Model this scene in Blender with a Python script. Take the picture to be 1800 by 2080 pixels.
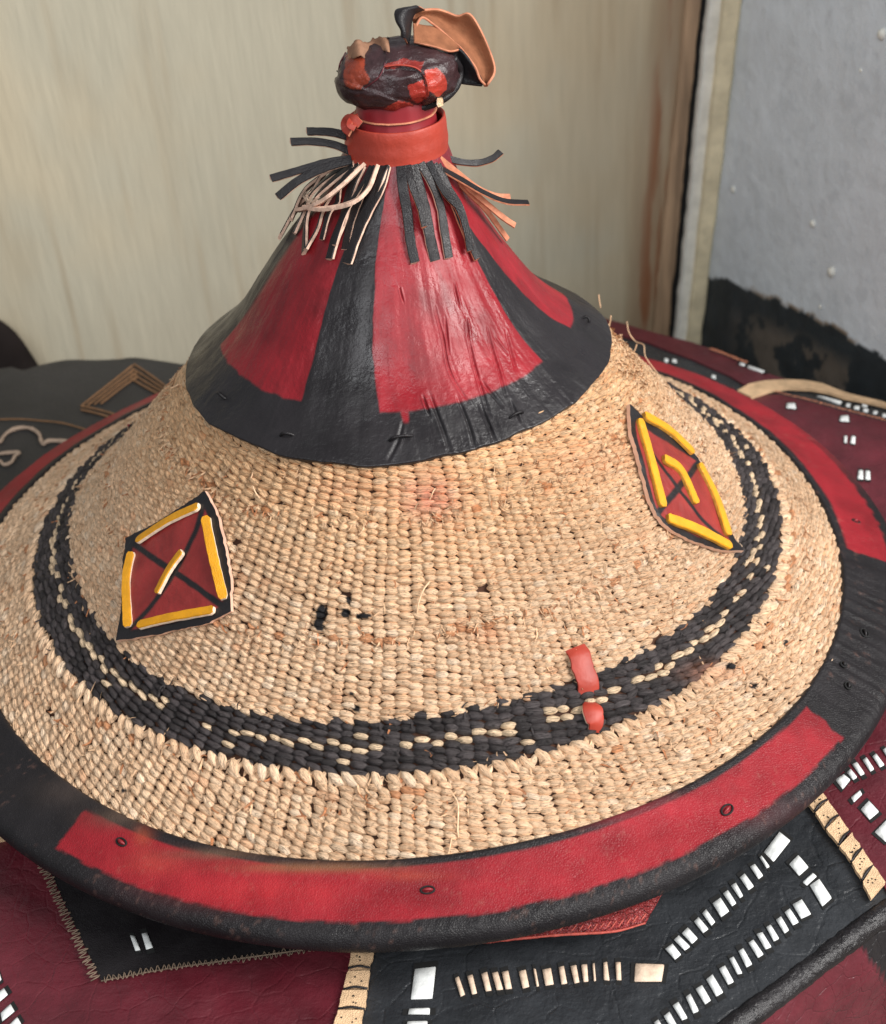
import bpy, bmesh, random
import numpy as np
from math import *
from mathutils import Vector, Matrix, noise as mnoise
random.seed(7); rng=np.random.default_rng(11)
for o in list(bpy.data.objects): bpy.data.objects.remove(o)
scene=bpy.context.scene; COL=scene.collection

# ------------------------------------------------------------ camera, world, lamps, exposure
PX=1/0.9956
CAMC=np.array([0.,-0.69891862,0.54178229])
CAMM=np.array([[0.9962494785773561,-0.06492587980975398,-0.05719795945027618],[-0.08458246450283378,-0.5913695271478726,-0.8019525478851777],[0.018242344503186007,0.803782752049228,-0.5946431739919295]])
CF_,CY_=2838.1808799332794,1160.3286254266563
def project(X):
    q=(np.asarray(X)-CAMC)@CAMM.T
    return np.stack([900+CF_*q[...,0]/q[...,2],CY_+CF_*q[...,1]/q[...,2]],-1),q[...,2]
def ray(x,y):
    return CAMM.T@np.array([(x*PX-900)/CF_,(y*PX-CY_)/CF_,1.])
def at_z(x,y,z=0.):
    d=ray(x,y); return CAMC+d*(z-CAMC[2])/d[2]
def at_y(x,y,Y):
    d=ray(x,y); return CAMC+d*(Y-CAMC[1])/d[1]

cam=bpy.data.cameras.new('camera'); camo=bpy.data.objects.new('camera',cam); COL.objects.link(camo)
R=Matrix([list(CAMM[0]),list(-CAMM[1]),list(-CAMM[2])]).transposed()
camo.matrix_world=Matrix.Translation(Vector(CAMC))@R.to_4x4()
cam.sensor_fit='HORIZONTAL'; cam.sensor_width=36.0; cam.lens=36.0*CF_/1800.0
cam.shift_y=-(1040-CY_)/1800.0
cam.clip_start=0.02; cam.clip_end=100
cam.dof.use_dof=True; cam.dof.focus_distance=0.70; cam.dof.aperture_fstop=12
scene.camera=camo
world=bpy.data.worlds.new('World'); scene.world=world; world.use_nodes=True
bg=world.node_tree.nodes['Background']; bg.inputs[0].default_value=(0.92,0.96,1.0,1); bg.inputs[1].default_value=0.34
def area(name,loc,target,sx,sy,power,col):
    l=bpy.data.lights.new(name,'AREA'); l.shape='RECTANGLE'; l.size=sx; l.size_y=sy; l.energy=power; l.color=col
    o=bpy.data.objects.new(name,l); COL.objects.link(o); o.location=loc
    o.rotation_euler=(Vector(target)-Vector(loc)).to_track_quat('-Z','Y').to_euler(); return o
area('doorway_light',(1.35,-0.75,1.15),(0,0,0.08),0.8,1.0,54,(1.0,0.97,0.94))
area('fill_light',(-0.35,-1.8,1.6),(0.2,0.4,0.1),1.1,0.8,25,(0.96,0.98,1.0))  # unseen front fill lamp, added to brighten the door and wall
scene.view_settings.view_transform='Standard'; scene.view_settings.look='None'
scene.view_settings.exposure=0.0; scene.view_settings.gamma=1.0

# ------------------------------------------------------------ hat surface functions
def pchip(x,y,xi):
    x=np.asarray(x,float);y=np.asarray(y,float);xi=np.asarray(xi,float)
    h=np.diff(x);d=np.diff(y)/h;m=np.zeros_like(y);m[0]=d[0];m[-1]=d[-1]
    for i in range(1,len(y)-1):
        w1=2*h[i]+h[i-1];w2=h[i]+2*h[i-1]
        m[i]=0 if d[i-1]*d[i]<=0 else (w1+w2)/(w1/d[i-1]+w2/d[i])
    j=np.clip(np.searchsorted(x,xi)-1,0,len(x)-2);t=(xi-x[j])/h[j]
    return (2*t**3-3*t**2+1)*y[j]+(t**3-2*t**2+t)*h[j]*m[j]+(-2*t**3+3*t**2)*y[j+1]+(t**3-t**2)*h[j]*m[j+1]
def axis_x(z):
    z=np.asarray(z,float); b=np.clip((z-.17)/(.2925-.17),0,1)
    return .0565*z-.00903-.006*np.sin(b*pi)
# basket profile, ring deformation (radial, Fourier) at A,B,C,D,F
BR=np.array([.098,.1161,.125,.14,.16,.1989,.2207,.26,.296]); BZ=np.array([.1945,.1755,.1655,.1489,.1266,.0849,.0718,.05,.0376])
BS=np.concatenate([[0],np.cumsum(np.hypot(np.diff(BR),np.diff(BZ)))])
SA,SB,SC,SD,SF=BS[1],BS[5],BS[6],BS[7],BS[8]
DEF=np.array([[0.00129,-0.00093,0.00202,-0.00056,-0.00029,0.00117,0.00034,-0.0001,0.00039],
[0.00149,-8e-05,0.00234,-0.00081,-0.00027,-0.00019,0.00122,-0.00175,-0.00174],
[0.00127,0.00325,0.00189,-0.00041,0.00212,-0.00054,0.00125,-0.00103,0.00033],
[2e-05,-0.0008,-2e-05,0.0007,-0.00083,-0.00172,0.00142,-0.00161,-0.0022],
[-0.00022,0.00315,-0.00145,0.00221,0.00145,-0.00115,0.00081,0.00016,-0.00059]])
def four(a,t):
    return a[0]+sum(a[2*j-1]*np.cos(j*t)+a[2*j]*np.sin(j*t) for j in range(1,5))
def basket(t,s,h=0.):
    """point at angle t, slope length s down the basket, h above the surface"""
    t,s=np.broadcast_arrays(np.asarray(t,float),np.asarray(s,float))
    ks=[0,SA,SB,SC,SD,SF]
    d=np.stack([0*t]+[four(a,t) for a in DEF])
    dr=np.zeros_like(t)
    for i in range(5):
        w=np.clip((s-ks[i])/(ks[i+1]-ks[i]),0,1); w=w*w*(3-2*w)
        m=(s>=ks[i])&(s<=ks[i+1]) if i<4 else (s>=ks[i])
        dr=np.where(m,d[i]*(1-w)+d[i+1]*w,dr)
    e=1e-4
    r=pchip(BS,BR,s); z=pchip(BS,BZ,s)
    tr=(pchip(BS,BR,s+e)-pchip(BS,BR,s-e)); tz=(pchip(BS,BZ,s+e)-pchip(BS,BZ,s-e)); L=np.hypot(tr,tz)+1e-12
    nr,nz=-tz/L,tr/L
    z=z+dr*tz/(np.abs(tr)+1e-6)
    r=r+dr
    r2=r+nr*h; 
    return np.stack([axis_x(z)+r2*np.cos(t),r2*np.sin(t),z+nz*h],-1)
CT=np.array([0,.2,.4,.6,.75,.88,1.,1.06]); CR=np.array([.0245,.0365,.053,.069,.082,.098,.1165,.125]); CZ=.2925+(.1785-.2925)*CT
def cap(t,v,h=0.):
    t,v=np.broadcast_arrays(np.asarray(t,float),np.asarray(v,float))
    r=pchip(CT,CR,v); z=.2925-.114*v
    dr=four(DEF[0],t)*np.clip(v,0,1)**3
    e=1e-4; tr=pchip(CT,CR,v+e)-pchip(CT,CR,v-e); tz=-.114*2*e+0*tr; L=np.hypot(tr,tz)
    nr,nz=-tz/L,tr/L
    r=r+dr+nr*h; z=z+dr*tz/tr+nz*h
    return np.stack([axis_x(z)+r*np.cos(t),r*np.sin(t),z],-1)
_G={}
def find(fn,x,y,lo,hi,t0=-pi,t1=.35):
    k=(fn.__name__,lo,hi)
    if k not in _G:
        tt=np.linspace(-pi-.3,.5,700); ss=np.linspace(lo,hi,500); T,S=np.meshgrid(tt,ss)
        q,_=project(fn(T,S)); _G[k]=(T,S,q)
    T,S,q=_G[k]
    j=np.argmin((q[...,0]-x*PX)**2+(q[...,1]-y*PX)**2)
    e=np.sqrt(((q.reshape(-1,2)[j]-np.array([x,y])*PX)**2).sum())
    return float(T.flat[j]),float(S.flat[j]),e

# ------------------------------------------------------------ helpers
def lin(r,g,b):
    f=lambda c:(c/255)/12.92 if c/255<=0.04045 else ((c/255+0.055)/1.055)**2.4
    return np.array([f(r),f(g),f(b)])
_perm=rng.integers(0,1<<30,size=(64,64,64)).astype(float)/(1<<30)
def vnoise(p):
    """tri-linear value noise in 0..1 for an (n,3) array"""
    p=np.asarray(p,float); i=np.floor(p).astype(int); f=p-i; f=f*f*(3-2*f); i=i&63; j=(i+1)&63
    def g(a,b,c): return _perm[a,b,c]
    x0,y0,z0=i[...,0],i[...,1],i[...,2]; x1,y1,z1=j[...,0],j[...,1],j[...,2]; u,v,w=f[...,0],f[...,1],f[...,2]
    a=g(x0,y0,z0)*(1-u)+g(x1,y0,z0)*u; b=g(x0,y1,z0)*(1-u)+g(x1,y1,z0)*u
    c=g(x0,y0,z1)*(1-u)+g(x1,y0,z1)*u; d=g(x0,y1,z1)*(1-u)+g(x1,y1,z1)*u
    return (a*(1-v)+b*v)*(1-w)+(c*(1-v)+d*v)*w
def fbm(p,o=4):
    p=np.asarray(p,float); s=0;a=.5;t=0
    for k in range(o): s=s+a*vnoise(p*2**k+17.3*k); t+=a; a*=.5
    return s/t
def sst(a,b,x):
    t=np.clip((x-a)/(b-a),0,1); return t*t*(3-2*t)
def mesh_np(name,V,F,mat,parent=None,col=None,attr=None,smooth=True,matidx=None,sharp=None):
    """V (n,3), F (m,k) array or list of arrays"""
    V=np.asarray(V,np.float32); me=bpy.data.meshes.new(name)
    Fs=[np.asarray(f,np.int32) for f in (F if isinstance(F,list) else [F]) if len(f)]
    nl=sum(f.size for f in Fs); npoly=sum(len(f) for f in Fs)
    me.vertices.add(len(V)); me.vertices.foreach_set('co',V.ravel())
    me.loops.add(nl); me.polygons.add(npoly)
    me.loops.foreach_set('vertex_index',np.concatenate([f.ravel() for f in Fs]))
    tot=np.concatenate([np.full(len(f),f.shape[1],np.int32) for f in Fs]); st=np.concatenate([[0],np.cumsum(tot)[:-1]]).astype(np.int32)
    me.polygons.foreach_set('loop_start',st); me.polygons.foreach_set('loop_total',tot)
    if smooth: me.polygons.foreach_set('use_smooth',np.ones(npoly,bool))
    for m in (mat if isinstance(mat,(list,tuple)) else [mat]): me.materials.append(m)
    if matidx is not None: me.polygons.foreach_set('material_index',np.asarray(matidx,np.int32))
    me.update(calc_edges=True)
    if smooth and sharp: me.set_sharp_from_angle(angle=radians(sharp))
    if col is not None:
        a=me.color_attributes.new('Col','FLOAT_COLOR','POINT')
        c=np.ones((len(V),4),np.float32); c[:,:3]=col; a.data.foreach_set('color',c.ravel())
    if attr is not None:
        a=me.attributes.new('fib','FLOAT_VECTOR','POINT'); a.data.foreach_set('vector',np.asarray(attr,np.float32).ravel())
    o=bpy.data.objects.new(name,me); COL.objects.link(o)
    if parent: o.parent=parent
    return o
def tag(o,label=None,cat=None,group=None,kind=None):
    for k,v in (('label',label),('category',cat),('group',group),('kind',kind)):
        if v: o[k]=v
    return o
def empty(name,label,cat,loc=(0,0,0),group=None):
    o=bpy.data.objects.new(name,None); COL.objects.link(o); o.location=loc; o.empty_display_size=.05
    return tag(o,label,cat,group)
def gridF(nu,nv,wrap=False):
    """faces of a (nv rows, nu cols) grid stored row-major"""
    c=np.arange(nu if wrap else nu-1); r=np.arange(nv-1); C,Rr=np.meshgrid(c,r); C2=(C+1)%nu
    return np.stack([Rr*nu+C,Rr*nu+C2,(Rr+1)*nu+C2,(Rr+1)*nu+C],-1).reshape(-1,4)
def catmull(P,n):
    P=np.asarray(P,float); 
    if len(P)==2: t=np.linspace(0,1,n)[:,None]; return P[0]*(1-t)+P[1]*t
    Q=np.vstack([2*P[0]-P[1],P,2*P[-1]-P[-2]]); seg=np.linalg.norm(np.diff(P,axis=0),axis=1); cs=np.concatenate([[0],np.cumsum(seg)])
    out=[]
    for d in np.linspace(0,cs[-1],n):
        i=min(np.searchsorted(cs,d,side='right')-1,len(P)-2); t=(d-cs[i])/max(seg[i],1e-9)
        a,b,c,e=Q[i],Q[i+1],Q[i+2],Q[i+3]
        out.append(.5*((2*b)+(-a+c)*t+(2*a-5*b+4*c-e)*t*t+(-a+3*b-3*c+e)*t**3))
    return np.array(out)
def unit(a): return a/(np.linalg.norm(a,axis=-1,keepdims=True)+1e-12)

# ------------------------------------------------------------ materials
def nmat(name): 
    m=bpy.data.materials.new(name); m.use_nodes=True; nt=m.node_tree; b=nt.nodes['Principled BSDF']; return m,nt,b
def mk(name,base=None,rough=.5,grain=None,mottle=None,crack=None,spec=.5,coat=0,sheen=0,metal=0,roughvar=0,stretch=None):
    """general material: base colour (or the mesh's Col attribute), fine grain bump, mottling, crackle"""
    m,nt,b=nmat(name); N=nt.nodes; L=nt.links
    tc=N.new('ShaderNodeTexCoord'); vec=tc.outputs['Object']
    if stretch:
        mp=N.new('ShaderNodeMapping'); mp.inputs['Scale'].default_value=stretch; L.new(vec,mp.inputs[0]); svec=mp.outputs[0]
    else: svec=vec
    if base is None:
        a=N.new('ShaderNodeAttribute'); a.attribute_name='Col'; c=a.outputs['Color']
    else:
        a=N.new('ShaderNodeRGB'); a.outputs[0].default_value=(*base,1); c=a.outputs[0]
    if mottle:
        n=N.new('ShaderNodeTexNoise'); n.inputs['Scale'].default_value=mottle[0]; n.inputs['Detail'].default_value=6; L.new(svec,n.inputs['Vector'])
        r=N.new('ShaderNodeMapRange'); r.inputs[1].default_value=.3; r.inputs[2].default_value=.7; r.inputs[3].default_value=1-mottle[1]; r.inputs[4].default_value=1+mottle[1]; L.new(n.outputs[0],r.inputs[0])
        x=N.new('ShaderNodeVectorMath'); x.operation='SCALE'; L.new(c,x.inputs[0]); L.new(r.outputs[0],x.inputs['Scale']); c=x.outputs[0]
    L.new(c,b.inputs['Base Color'])
    b.inputs['Roughness'].default_value=rough; b.inputs['Specular IOR Level'].default_value=spec; b.inputs['Metallic'].default_value=metal
    b.inputs['Coat Weight'].default_value=coat; b.inputs['Coat Roughness'].default_value=.3
    b.inputs['Sheen Weight'].default_value=sheen
    if roughvar:
        n=N.new('ShaderNodeTexNoise'); n.inputs['Scale'].default_value=60; n.inputs['Detail'].default_value=5; L.new(vec,n.inputs['Vector'])
        r=N.new('ShaderNodeMapRange'); r.inputs[1].default_value=.3; r.inputs[2].default_value=.7; r.inputs[3].default_value=rough-roughvar; r.inputs[4].default_value=rough+roughvar; L.new(n.outputs[0],r.inputs[0]); L.new(r.outputs[0],b.inputs['Roughness'])
    nrm=None
    if grain:
        for sc,st,kind in grain:
            if kind=='v':
                t=N.new('ShaderNodeTexVoronoi'); t.feature='DISTANCE_TO_EDGE'; t.inputs['Scale'].default_value=sc; out=t.outputs['Distance']
                r=N.new('ShaderNodeMapRange'); r.inputs[2].default_value=.25; L.new(out,r.inputs[0]); out=r.outputs[0]
            elif kind=='c':   # long cracks: thin lines of a warped voronoi
                w=N.new('ShaderNodeTexNoise'); w.inputs['Scale'].default_value=sc*.8; w.inputs['Detail'].default_value=3; L.new(svec,w.inputs['Vector'])
                mx=N.new('ShaderNodeVectorMath'); mx.operation='MULTIPLY_ADD'; mx.inputs[1].default_value=(.6/sc,)*3; L.new(w.outputs['Color'],mx.inputs[0]); L.new(svec,mx.inputs[2])
                t=N.new('ShaderNodeTexVoronoi'); t.feature='DISTANCE_TO_EDGE'; t.inputs['Scale'].default_value=sc; out=t.outputs['Distance']
                L.new(mx.outputs[0],t.inputs['Vector']); r=N.new('ShaderNodeMapRange'); r.inputs[2].default_value=.05; L.new(out,r.inputs[0]); out=r.outputs[0]
            else:
                t=N.new('ShaderNodeTexNoise'); t.inputs['Scale'].default_value=sc; t.inputs['Detail'].default_value=6; t.inputs['Roughness'].default_value=.6; out=t.outputs[0]
            if kind!='c': L.new(svec,t.inputs['Vector'])
            bp=N.new('ShaderNodeBump'); bp.inputs['Strength'].default_value=1; bp.inputs['Distance'].default_value=st; L.new(out,bp.inputs['Height'])
            if nrm: L.new(nrm,bp.inputs['Normal'])
            nrm=bp.outputs[0]
        L.new(nrm,b.inputs['Normal'])
    return m
def mk_straw(name):
    m,nt,b=nmat(name); N=nt.nodes; L=nt.links
    a=N.new('ShaderNodeAttribute'); a.attribute_name='Col'
    f=N.new('ShaderNodeAttribute'); f.attribute_name='fib'
    n=N.new('ShaderNodeTexNoise'); n.inputs['Scale'].default_value=1.0; n.inputs['Detail'].default_value=4; n.inputs['Roughness'].default_value=.65; L.new(f.outputs['Vector'],n.inputs['Vector'])
    r=N.new('ShaderNodeMapRange'); r.inputs[1].default_value=.33; r.inputs[2].default_value=.62; r.inputs[3].default_value=.66; r.inputs[4].default_value=1.1; L.new(n.outputs[0],r.inputs[0])
    n2=N.new('ShaderNodeTexNoise'); n2.inputs['Scale'].default_value=.7; n2.inputs['Detail'].default_value=1; L.new(f.outputs['Vector'],n2.inputs['Vector'])
    ab=N.new('ShaderNodeMath'); ab.operation='SUBTRACT'; ab.inputs[1].default_value=.5; L.new(n2.outputs[0],ab.inputs[0]); a2=N.new('ShaderNodeMath'); a2.operation='ABSOLUTE'; L.new(ab.outputs[0],a2.inputs[0])
    r2=N.new('ShaderNodeMapRange'); r2.inputs[1].default_value=.004; r2.inputs[2].default_value=.03; r2.inputs[3].default_value=.42; r2.inputs[4].default_value=1; L.new(a2.outputs[0],r2.inputs[0])
    mm=N.new('ShaderNodeMath'); mm.operation='MULTIPLY'; L.new(r.outputs[0],mm.inputs[0]); L.new(r2.outputs[0],mm.inputs[1])
    x=N.new('ShaderNodeVectorMath'); x.operation='SCALE'; L.new(a.outputs['Color'],x.inputs[0]); L.new(mm.outputs[0],x.inputs['Scale']); L.new(x.outputs[0],b.inputs['Base Color'])
    b0=N.new('ShaderNodeBump'); b0.inputs['Distance'].default_value=.0005; L.new(r2.outputs[0],b0.inputs['Height'])
    bp=N.new('ShaderNodeBump'); bp.inputs['Distance'].default_value=.0009; bp.inputs['Strength'].default_value=1; L.new(n.outputs[0],bp.inputs['Height']); L.new(b0.outputs[0],bp.inputs['Normal']); L.new(bp.outputs[0],b.inputs['Normal'])
    b.inputs['Roughness'].default_value=.5; b.inputs['Specular IOR Level'].default_value=.35
    return m
RED=lin(138,27,36); ORANGE=lin(158,54,38); BLACK=lin(33,30,32); BURG=lin(86,28,37); SUEDE=lin(138,90,64); CREAM=lin(238,212,186); YEL=lin(226,156,12)
LEATHER_GRAIN=[(38,.0010,'n'),(210,.0004,'n'),(1000,.00007,'v')]
M={}
M['dyed']=mk('dyed_leather',None,.38,[(38,.0012,'n'),(120,.0007,'n'),(420,.00025,'n')],mottle=(45,.18),roughvar=.14,spec=.4)
M['rimleather']=mk('rim_leather',None,.46,[(60,.0006,'n'),(300,.0003,'n'),(900,.00012,'v')],mottle=(60,.14),roughvar=.1,spec=.28)
M['black']=mk('black_leather',BLACK*.8,.42,LEATHER_GRAIN,mottle=(50,.25),roughvar=.14,spec=.35)
M['crackle']=mk('crackled_black_leather',lin(44,46,49),.3,[(22,.0022,'n'),(46,.00022,'c'),(120,.0012,'n'),(420,.0004,'n')],mottle=(40,.3),roughvar=.12)
M['burg']=mk('burgundy_leather',BURG,.42,[(24,.0018,'n'),(60,.00016,'c'),(150,.0007,'n'),(500,.0003,'n')],mottle=(50,.22),roughvar=.12)
M['orange']=mk('orange_leather',ORANGE,.5,[(50,.0006,'n'),(500,.0002,'n')],mottle=(70,.15))
M['suede']=mk('suede_side',SUEDE,.9,[(900,.0005,'n')],mottle=(180,.22),spec=.15)
M['cutedge']=mk('cut_leather_edge',CREAM,.8,[(1200,.0003,'n')],mottle=(300,.2),spec=.2)
M['salmon']=mk('salmon_leather',lin(196,128,98),.7,[(1200,.0003,'n')],mottle=(300,.25),spec=.3)
M['yellow']=mk('yellow_leather',YEL,.5,[(1100,.00015,'v')],mottle=(150,.12))
M['white']=mk('white_plastic_lace',lin(226,228,226),.5,[(300,.0003,'n')],mottle=(160,.16))
M['tanlace']=mk('tan_lace',lin(222,196,172),.6,[(500,.0003,'n')],mottle=(400,.15))
M['paleleather']=mk('pale_raw_leather',lin(220,184,144),.65,[(300,.0003,'n'),(900,.0002,'v')],mottle=(120,.2))
M['pinkedge']=mk('pinkish_cut_edge',lin(222,186,164),.8,[(900,.0005,'n')],mottle=(240,.32),spec=.2)
M['slit']=mk('dark_slit',(.004,.004,.004),.8)
M['thread']=mk('dull_thread',lin(118,100,84),.8,[(900,.0004,'n')],mottle=(400,.3))
M['straw']=mk_straw('straw'); 
M['strand']=mk('loose_straw',lin(228,190,152),.6,[(800,.0003,'n')],mottle=(500,.25))
M['seamred']=mk('seam_leather',lin(132,28,36),.45)
M['shell']=mk('basket_core',lin(66,38,22),.9,[(300,.001,'n')],mottle=(200,.3))

# ------------------------------------------------------------ the hat
HAT=empty('straw_hat','large conical straw hat with red and black leather cap, fringe and rim','straw hat')
def pip(poly,x,y):
    poly=np.asarray(poly,float); n=len(poly); c=np.zeros(np.shape(x),bool)
    for i in range(n):
        x0,y0=poly[i]; x1,y1=poly[i-1]
        c^=((y0>y)!=(y1>y))&(x<(x1-x0)*(y-y0)/((y1-y0) if y1!=y0 else 1e-9)+x0)
    return c
def disp(X):
    """picture position of points, used only to find where a mark sits on the hat"""
    q,_=project(X); return q/PX
# --- basket core
BASK=None
def build_core():
    t=np.linspace(-pi,pi,241)[:-1]; s=np.linspace(.004,SD+.02,70); T,S=np.meshgrid(t,s)
    V=basket(T,S,-.0014).reshape(-1,3)
    return mesh_np('basket',V,gridF(240,70,True),M['shell'],HAT)
BASK=build_core()
# --- stitches: arrays of t0,s0,half length,half width,tilt,height,colour
NU,NV=9,6
U,Vv=np.meshgrid(np.linspace(-1,1,NU),np.linspace(-1,1,NV)); U=U.ravel();Vv=Vv.ravel()
def stitches(t0,s0,hl,hw,tilt,hh,col,lift=0.):
    n=len(t0); e=lambda a:np.broadcast_to(np.asarray(a,float),(n,))[:,None]
    t0,s0,hl,hw,tilt,hh,lift=map(e,(t0,s0,hl,hw,tilt,hh,lift))
    skew=rng.normal(0,.10,(n,1)); bow=rng.normal(0,.12,(n,1)); pinch=rng.uniform(1.7,2.6,(n,1))
    u=U[None];v=Vv[None]
    w=hw*np.clip(1-np.abs(u)**pinch,0,1)**.7*(1+skew*u)+hw*.06
    a=u*hl; b=v*w+bow*hw*(1-u*u)
    ridge=.15*np.cos(v*rng.uniform(5,9,(n,1))+rng.uniform(0,6,(n,1)))
    h=hh*(np.sqrt(np.clip(1-v*v,0,1))*(1+.28*v))*np.clip(1-np.abs(u)**2.6,0,1)*(1+ridge*(1-v*v))-hh*.28*(1-np.sqrt(np.clip(1-v*v,0,1)))+lift
    r=pchip(BS,BR,s0)
    ca,sa=np.cos(tilt),np.sin(tilt)
    T=t0+(a*ca-b*sa)/r; S=s0+(a*sa+b*ca)
    P=basket(T,np.clip(S,0.0005,SF-.001),h)            # n,54,3
    fib=np.stack([np.broadcast_to(u*1.1,T.shape)+rng.uniform(0,90,(n,1)),np.broadcast_to(v*5.0,T.shape)*(hw/.0018),np.broadcast_to(rng.uniform(0,90,(n,1)),T.shape)],-1)
    C=np.broadcast_to(col[:,None,:],P.shape).copy()
    return P,C,fib
def straw_cols(n):
    base=np.array([lin(232,194,157),lin(240,208,174),lin(216,174,136),lin(216,160,120),lin(246,222,194)])
    k=rng.choice(5,n,p=[.60,.18,.15,.015,.055]); c=base[0]*.45+base[k]*.55; c=c*rng.uniform(.93,1.08,(n,1))
    return c
DARK=lin(66,61,61)
rowsets=[]   # s_start, s_end, rows, columns, kind
rowsets+= [(.019,.0495,9,108,'s'),(.0495,.1075,17,164,'s'),(.1075,SB,12,196,'s'),(SB,SC,7,184,'b'),(.1822,SD+.0015,11,236,'o')]
allP=[];allC=[];allF=[]
for (s0,s1,nr,nc,kind) in rowsets:
    p=(s1-s0)/nr
    colw=rng.uniform(.84,1.16,nc); edges=np.cumsum(colw); edges=edges/edges[-1]*2*pi; cen=edges-colw/colw.sum()*pi; wd=colw/colw.sum()*2*pi
    drift=rng.normal(0,.0004,nc)
    for i in range(nr+1):
        k=np.arange(nc); off=(k%2)*.5
        s=s0+p*(i+.5*(1-0)+off-.5)+drift+rng.normal(0,.00013,nc)
        ok=(s>s0-.3*p)&(s<s1+.12*p); 
        wob=.0016*np.sin(cen*3+i*.35)/.15
        t=cen+wob*.3*(i/nr)+rng.normal(0,.00028,nc)/.15
        r=pchip(BS,BR,s); hl=wd*r*.5*rng.uniform(1.26,1.48,nc)
        hw=p*.5*rng.uniform(1.04,1.26,nc)
        tilt=rng.normal(.20,.11,nc)+ (.10 if kind=='o' else 0)
        if kind=='o': tilt=tilt+.25*np.cos(t+pi*.9)
        hh=rng.uniform(.0016,.0024,nc)*(1.1 if kind=='b' else 1)
        c=straw_cols(nc)
        if kind=='b':
            c=DARK*rng.uniform(.5,1.5,(nc,1))*np.array([1,.97,.97])
            row=s0+p*(i+off)
            cream=((i==3)&(rng.uniform(size=nc)<.86))|((i>=2)&(i<=5)&(rng.uniform(size=nc)<.05+.07*sst(-1.2,-.3,cen)*sst(1.2,.6,cen)))
            c[cream]=lin(236,206,170)*rng.uniform(.9,1.1,(cream.sum(),1)); hw=np.where(cream,hw*.8,hw); hl=np.where(cream,hl*.84,hl); hh=np.where(cream,hh*.95,hh)
        else:
            # rubbed, reddened and browned stitches close to the added spokes
            m=(np.abs(s-s0)<p*1.2)&(rng.uniform(size=nc)<.16); c[m]=lin(206,146,104)*rng.uniform(.9,1.1,(m.sum(),1))
        miss=rng.uniform(size=nc)<.003
        ok&=~miss
        P,C,F=stitches(t[ok],s[ok],hl[ok],hw[ok],tilt[ok],hh[ok],c[ok]); allP.append(P);allC.append(C);allF.append(F)
# open twined row under the black band
nc=196; t=np.linspace(-pi,pi,nc+1)[:-1]+rng.normal(0,.002,nc)
for k,(dt,ds,hl,hw,ti,hh,lf) in enumerate([(.010,.0002,.0047,.0015,-1.15,.0011,0),(-.006,.0002,.0046,.0013,-1.35,.001,0),(0,0,.0055,.0024,.88,.0021,.0009)]):
    c=straw_cols(nc)*1.06
    P,C,F=stitches(t+dt+rng.normal(0,.002,nc),np.full(nc,.1783+ds)+rng.normal(0,.0003,nc),hl*rng.uniform(.85,1.12,nc),hw*rng.uniform(.8,1.15,nc),ti+rng.normal(0,.14,nc),hh*rng.uniform(.8,1.1,nc),c,lf)
    allP.append(P);allC.append(C);allF.append(F)
P=np.concatenate(allP);C=np.concatenate(allC);F=np.concatenate(allF)
reg=fbm(P.mean(1)*16,3)[:,None,None]; warm=sst(.12,.03,pchip(BR,BS,np.hypot(P.mean(1)[:,0],P.mean(1)[:,1])))[:,None,None]
C=np.where(C.mean(-1,keepdims=True)>.1,C*(1+(reg-.5)*.35)*(1-warm*np.array([.02,.10,.22])),C)
# pigment marks: pink stain, ink marks
q=disp(P.reshape(-1,3)).reshape(P.shape[0],-1,2)
front=(P[...,1]<.05)
nz=fbm(P.reshape(-1,3)*260,3).reshape(q.shape[:2])
for (x,y,rx,ry,colr,am) in [(868,1005,62,48,lin(222,128,110),.55),(700,990,80,30,lin(216,140,104),.3),(985,1290,40,18,lin(214,140,96),.4),(1190,930,120,40,lin(218,150,110),.28),(1450,1360,60,20,lin(206,134,96),.4)]:
    w=np.exp(-(((q[...,0]-x)/rx)**2+((q[...,1]-y)/ry)**2))*am*front*(.5+nz); w=w[...,None]; C[:]=C*(1-w)+colr*w
INK=lin(24,22,24)
for (x,y,rx,ry) in [(651,1240,12,20),(645,1262,13,16),(705,1212,6,12),(700,1240,9,10),(735,1246,16,7),(722,1434,9,7),(711,1403,7,5),(1478,1347,12,7),(1524,1387,9,7),(1590,1300,5,8),(250,1600,5,4)]:
    w=((((q[...,0]-x)/rx)**2+((q[...,1]-y)/ry)**2)+nz*.9<1.35)&front; C[w]=INK
# largest stitches become objects of their own
cen=P.mean(1); qc,dep=project(cen)
nrm=unit(np.cross(P[:,NU*2+NU-2]-P[:,NU*2+1],P[:,NU*(NV-1)+NU//2]-P[:,NU//2])); view=unit(CAMC-cen)
fac=np.abs((nrm*view).sum(1)); size=np.linalg.norm(P[:,NU*2+NU-1]-P[:,NU*2],axis=1)*np.linalg.norm(P[:,NU*(NV-1)+NU//2]-P[:,NU//2],axis=1)
score=fac*size/dep**2*(cen[:,1]<-.05)*(qc[:,0]>0)*(qc[:,0]<1800)*(pchip(BR,BS,np.hypot(cen[:,0],cen[:,1]))<SD-.002)
big=np.argsort(-score)[:300]; rest=np.setdiff1d(np.arange(len(P)),big)
Fq=gridF(NU,NV)
n=len(rest); FF=(Fq[None]+(np.arange(n)*NU*NV)[:,None,None]).reshape(-1,4)
mesh_np('straw_weave',P[rest].reshape(-1,3),FF,M['straw'],BASK,C[rest].reshape(-1,3),F[rest].reshape(-1,3))['kind']='stuff'
for i in big: mesh_np('straw_stitch',P[i],Fq,M['straw'],BASK,C[i],F[i])
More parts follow.
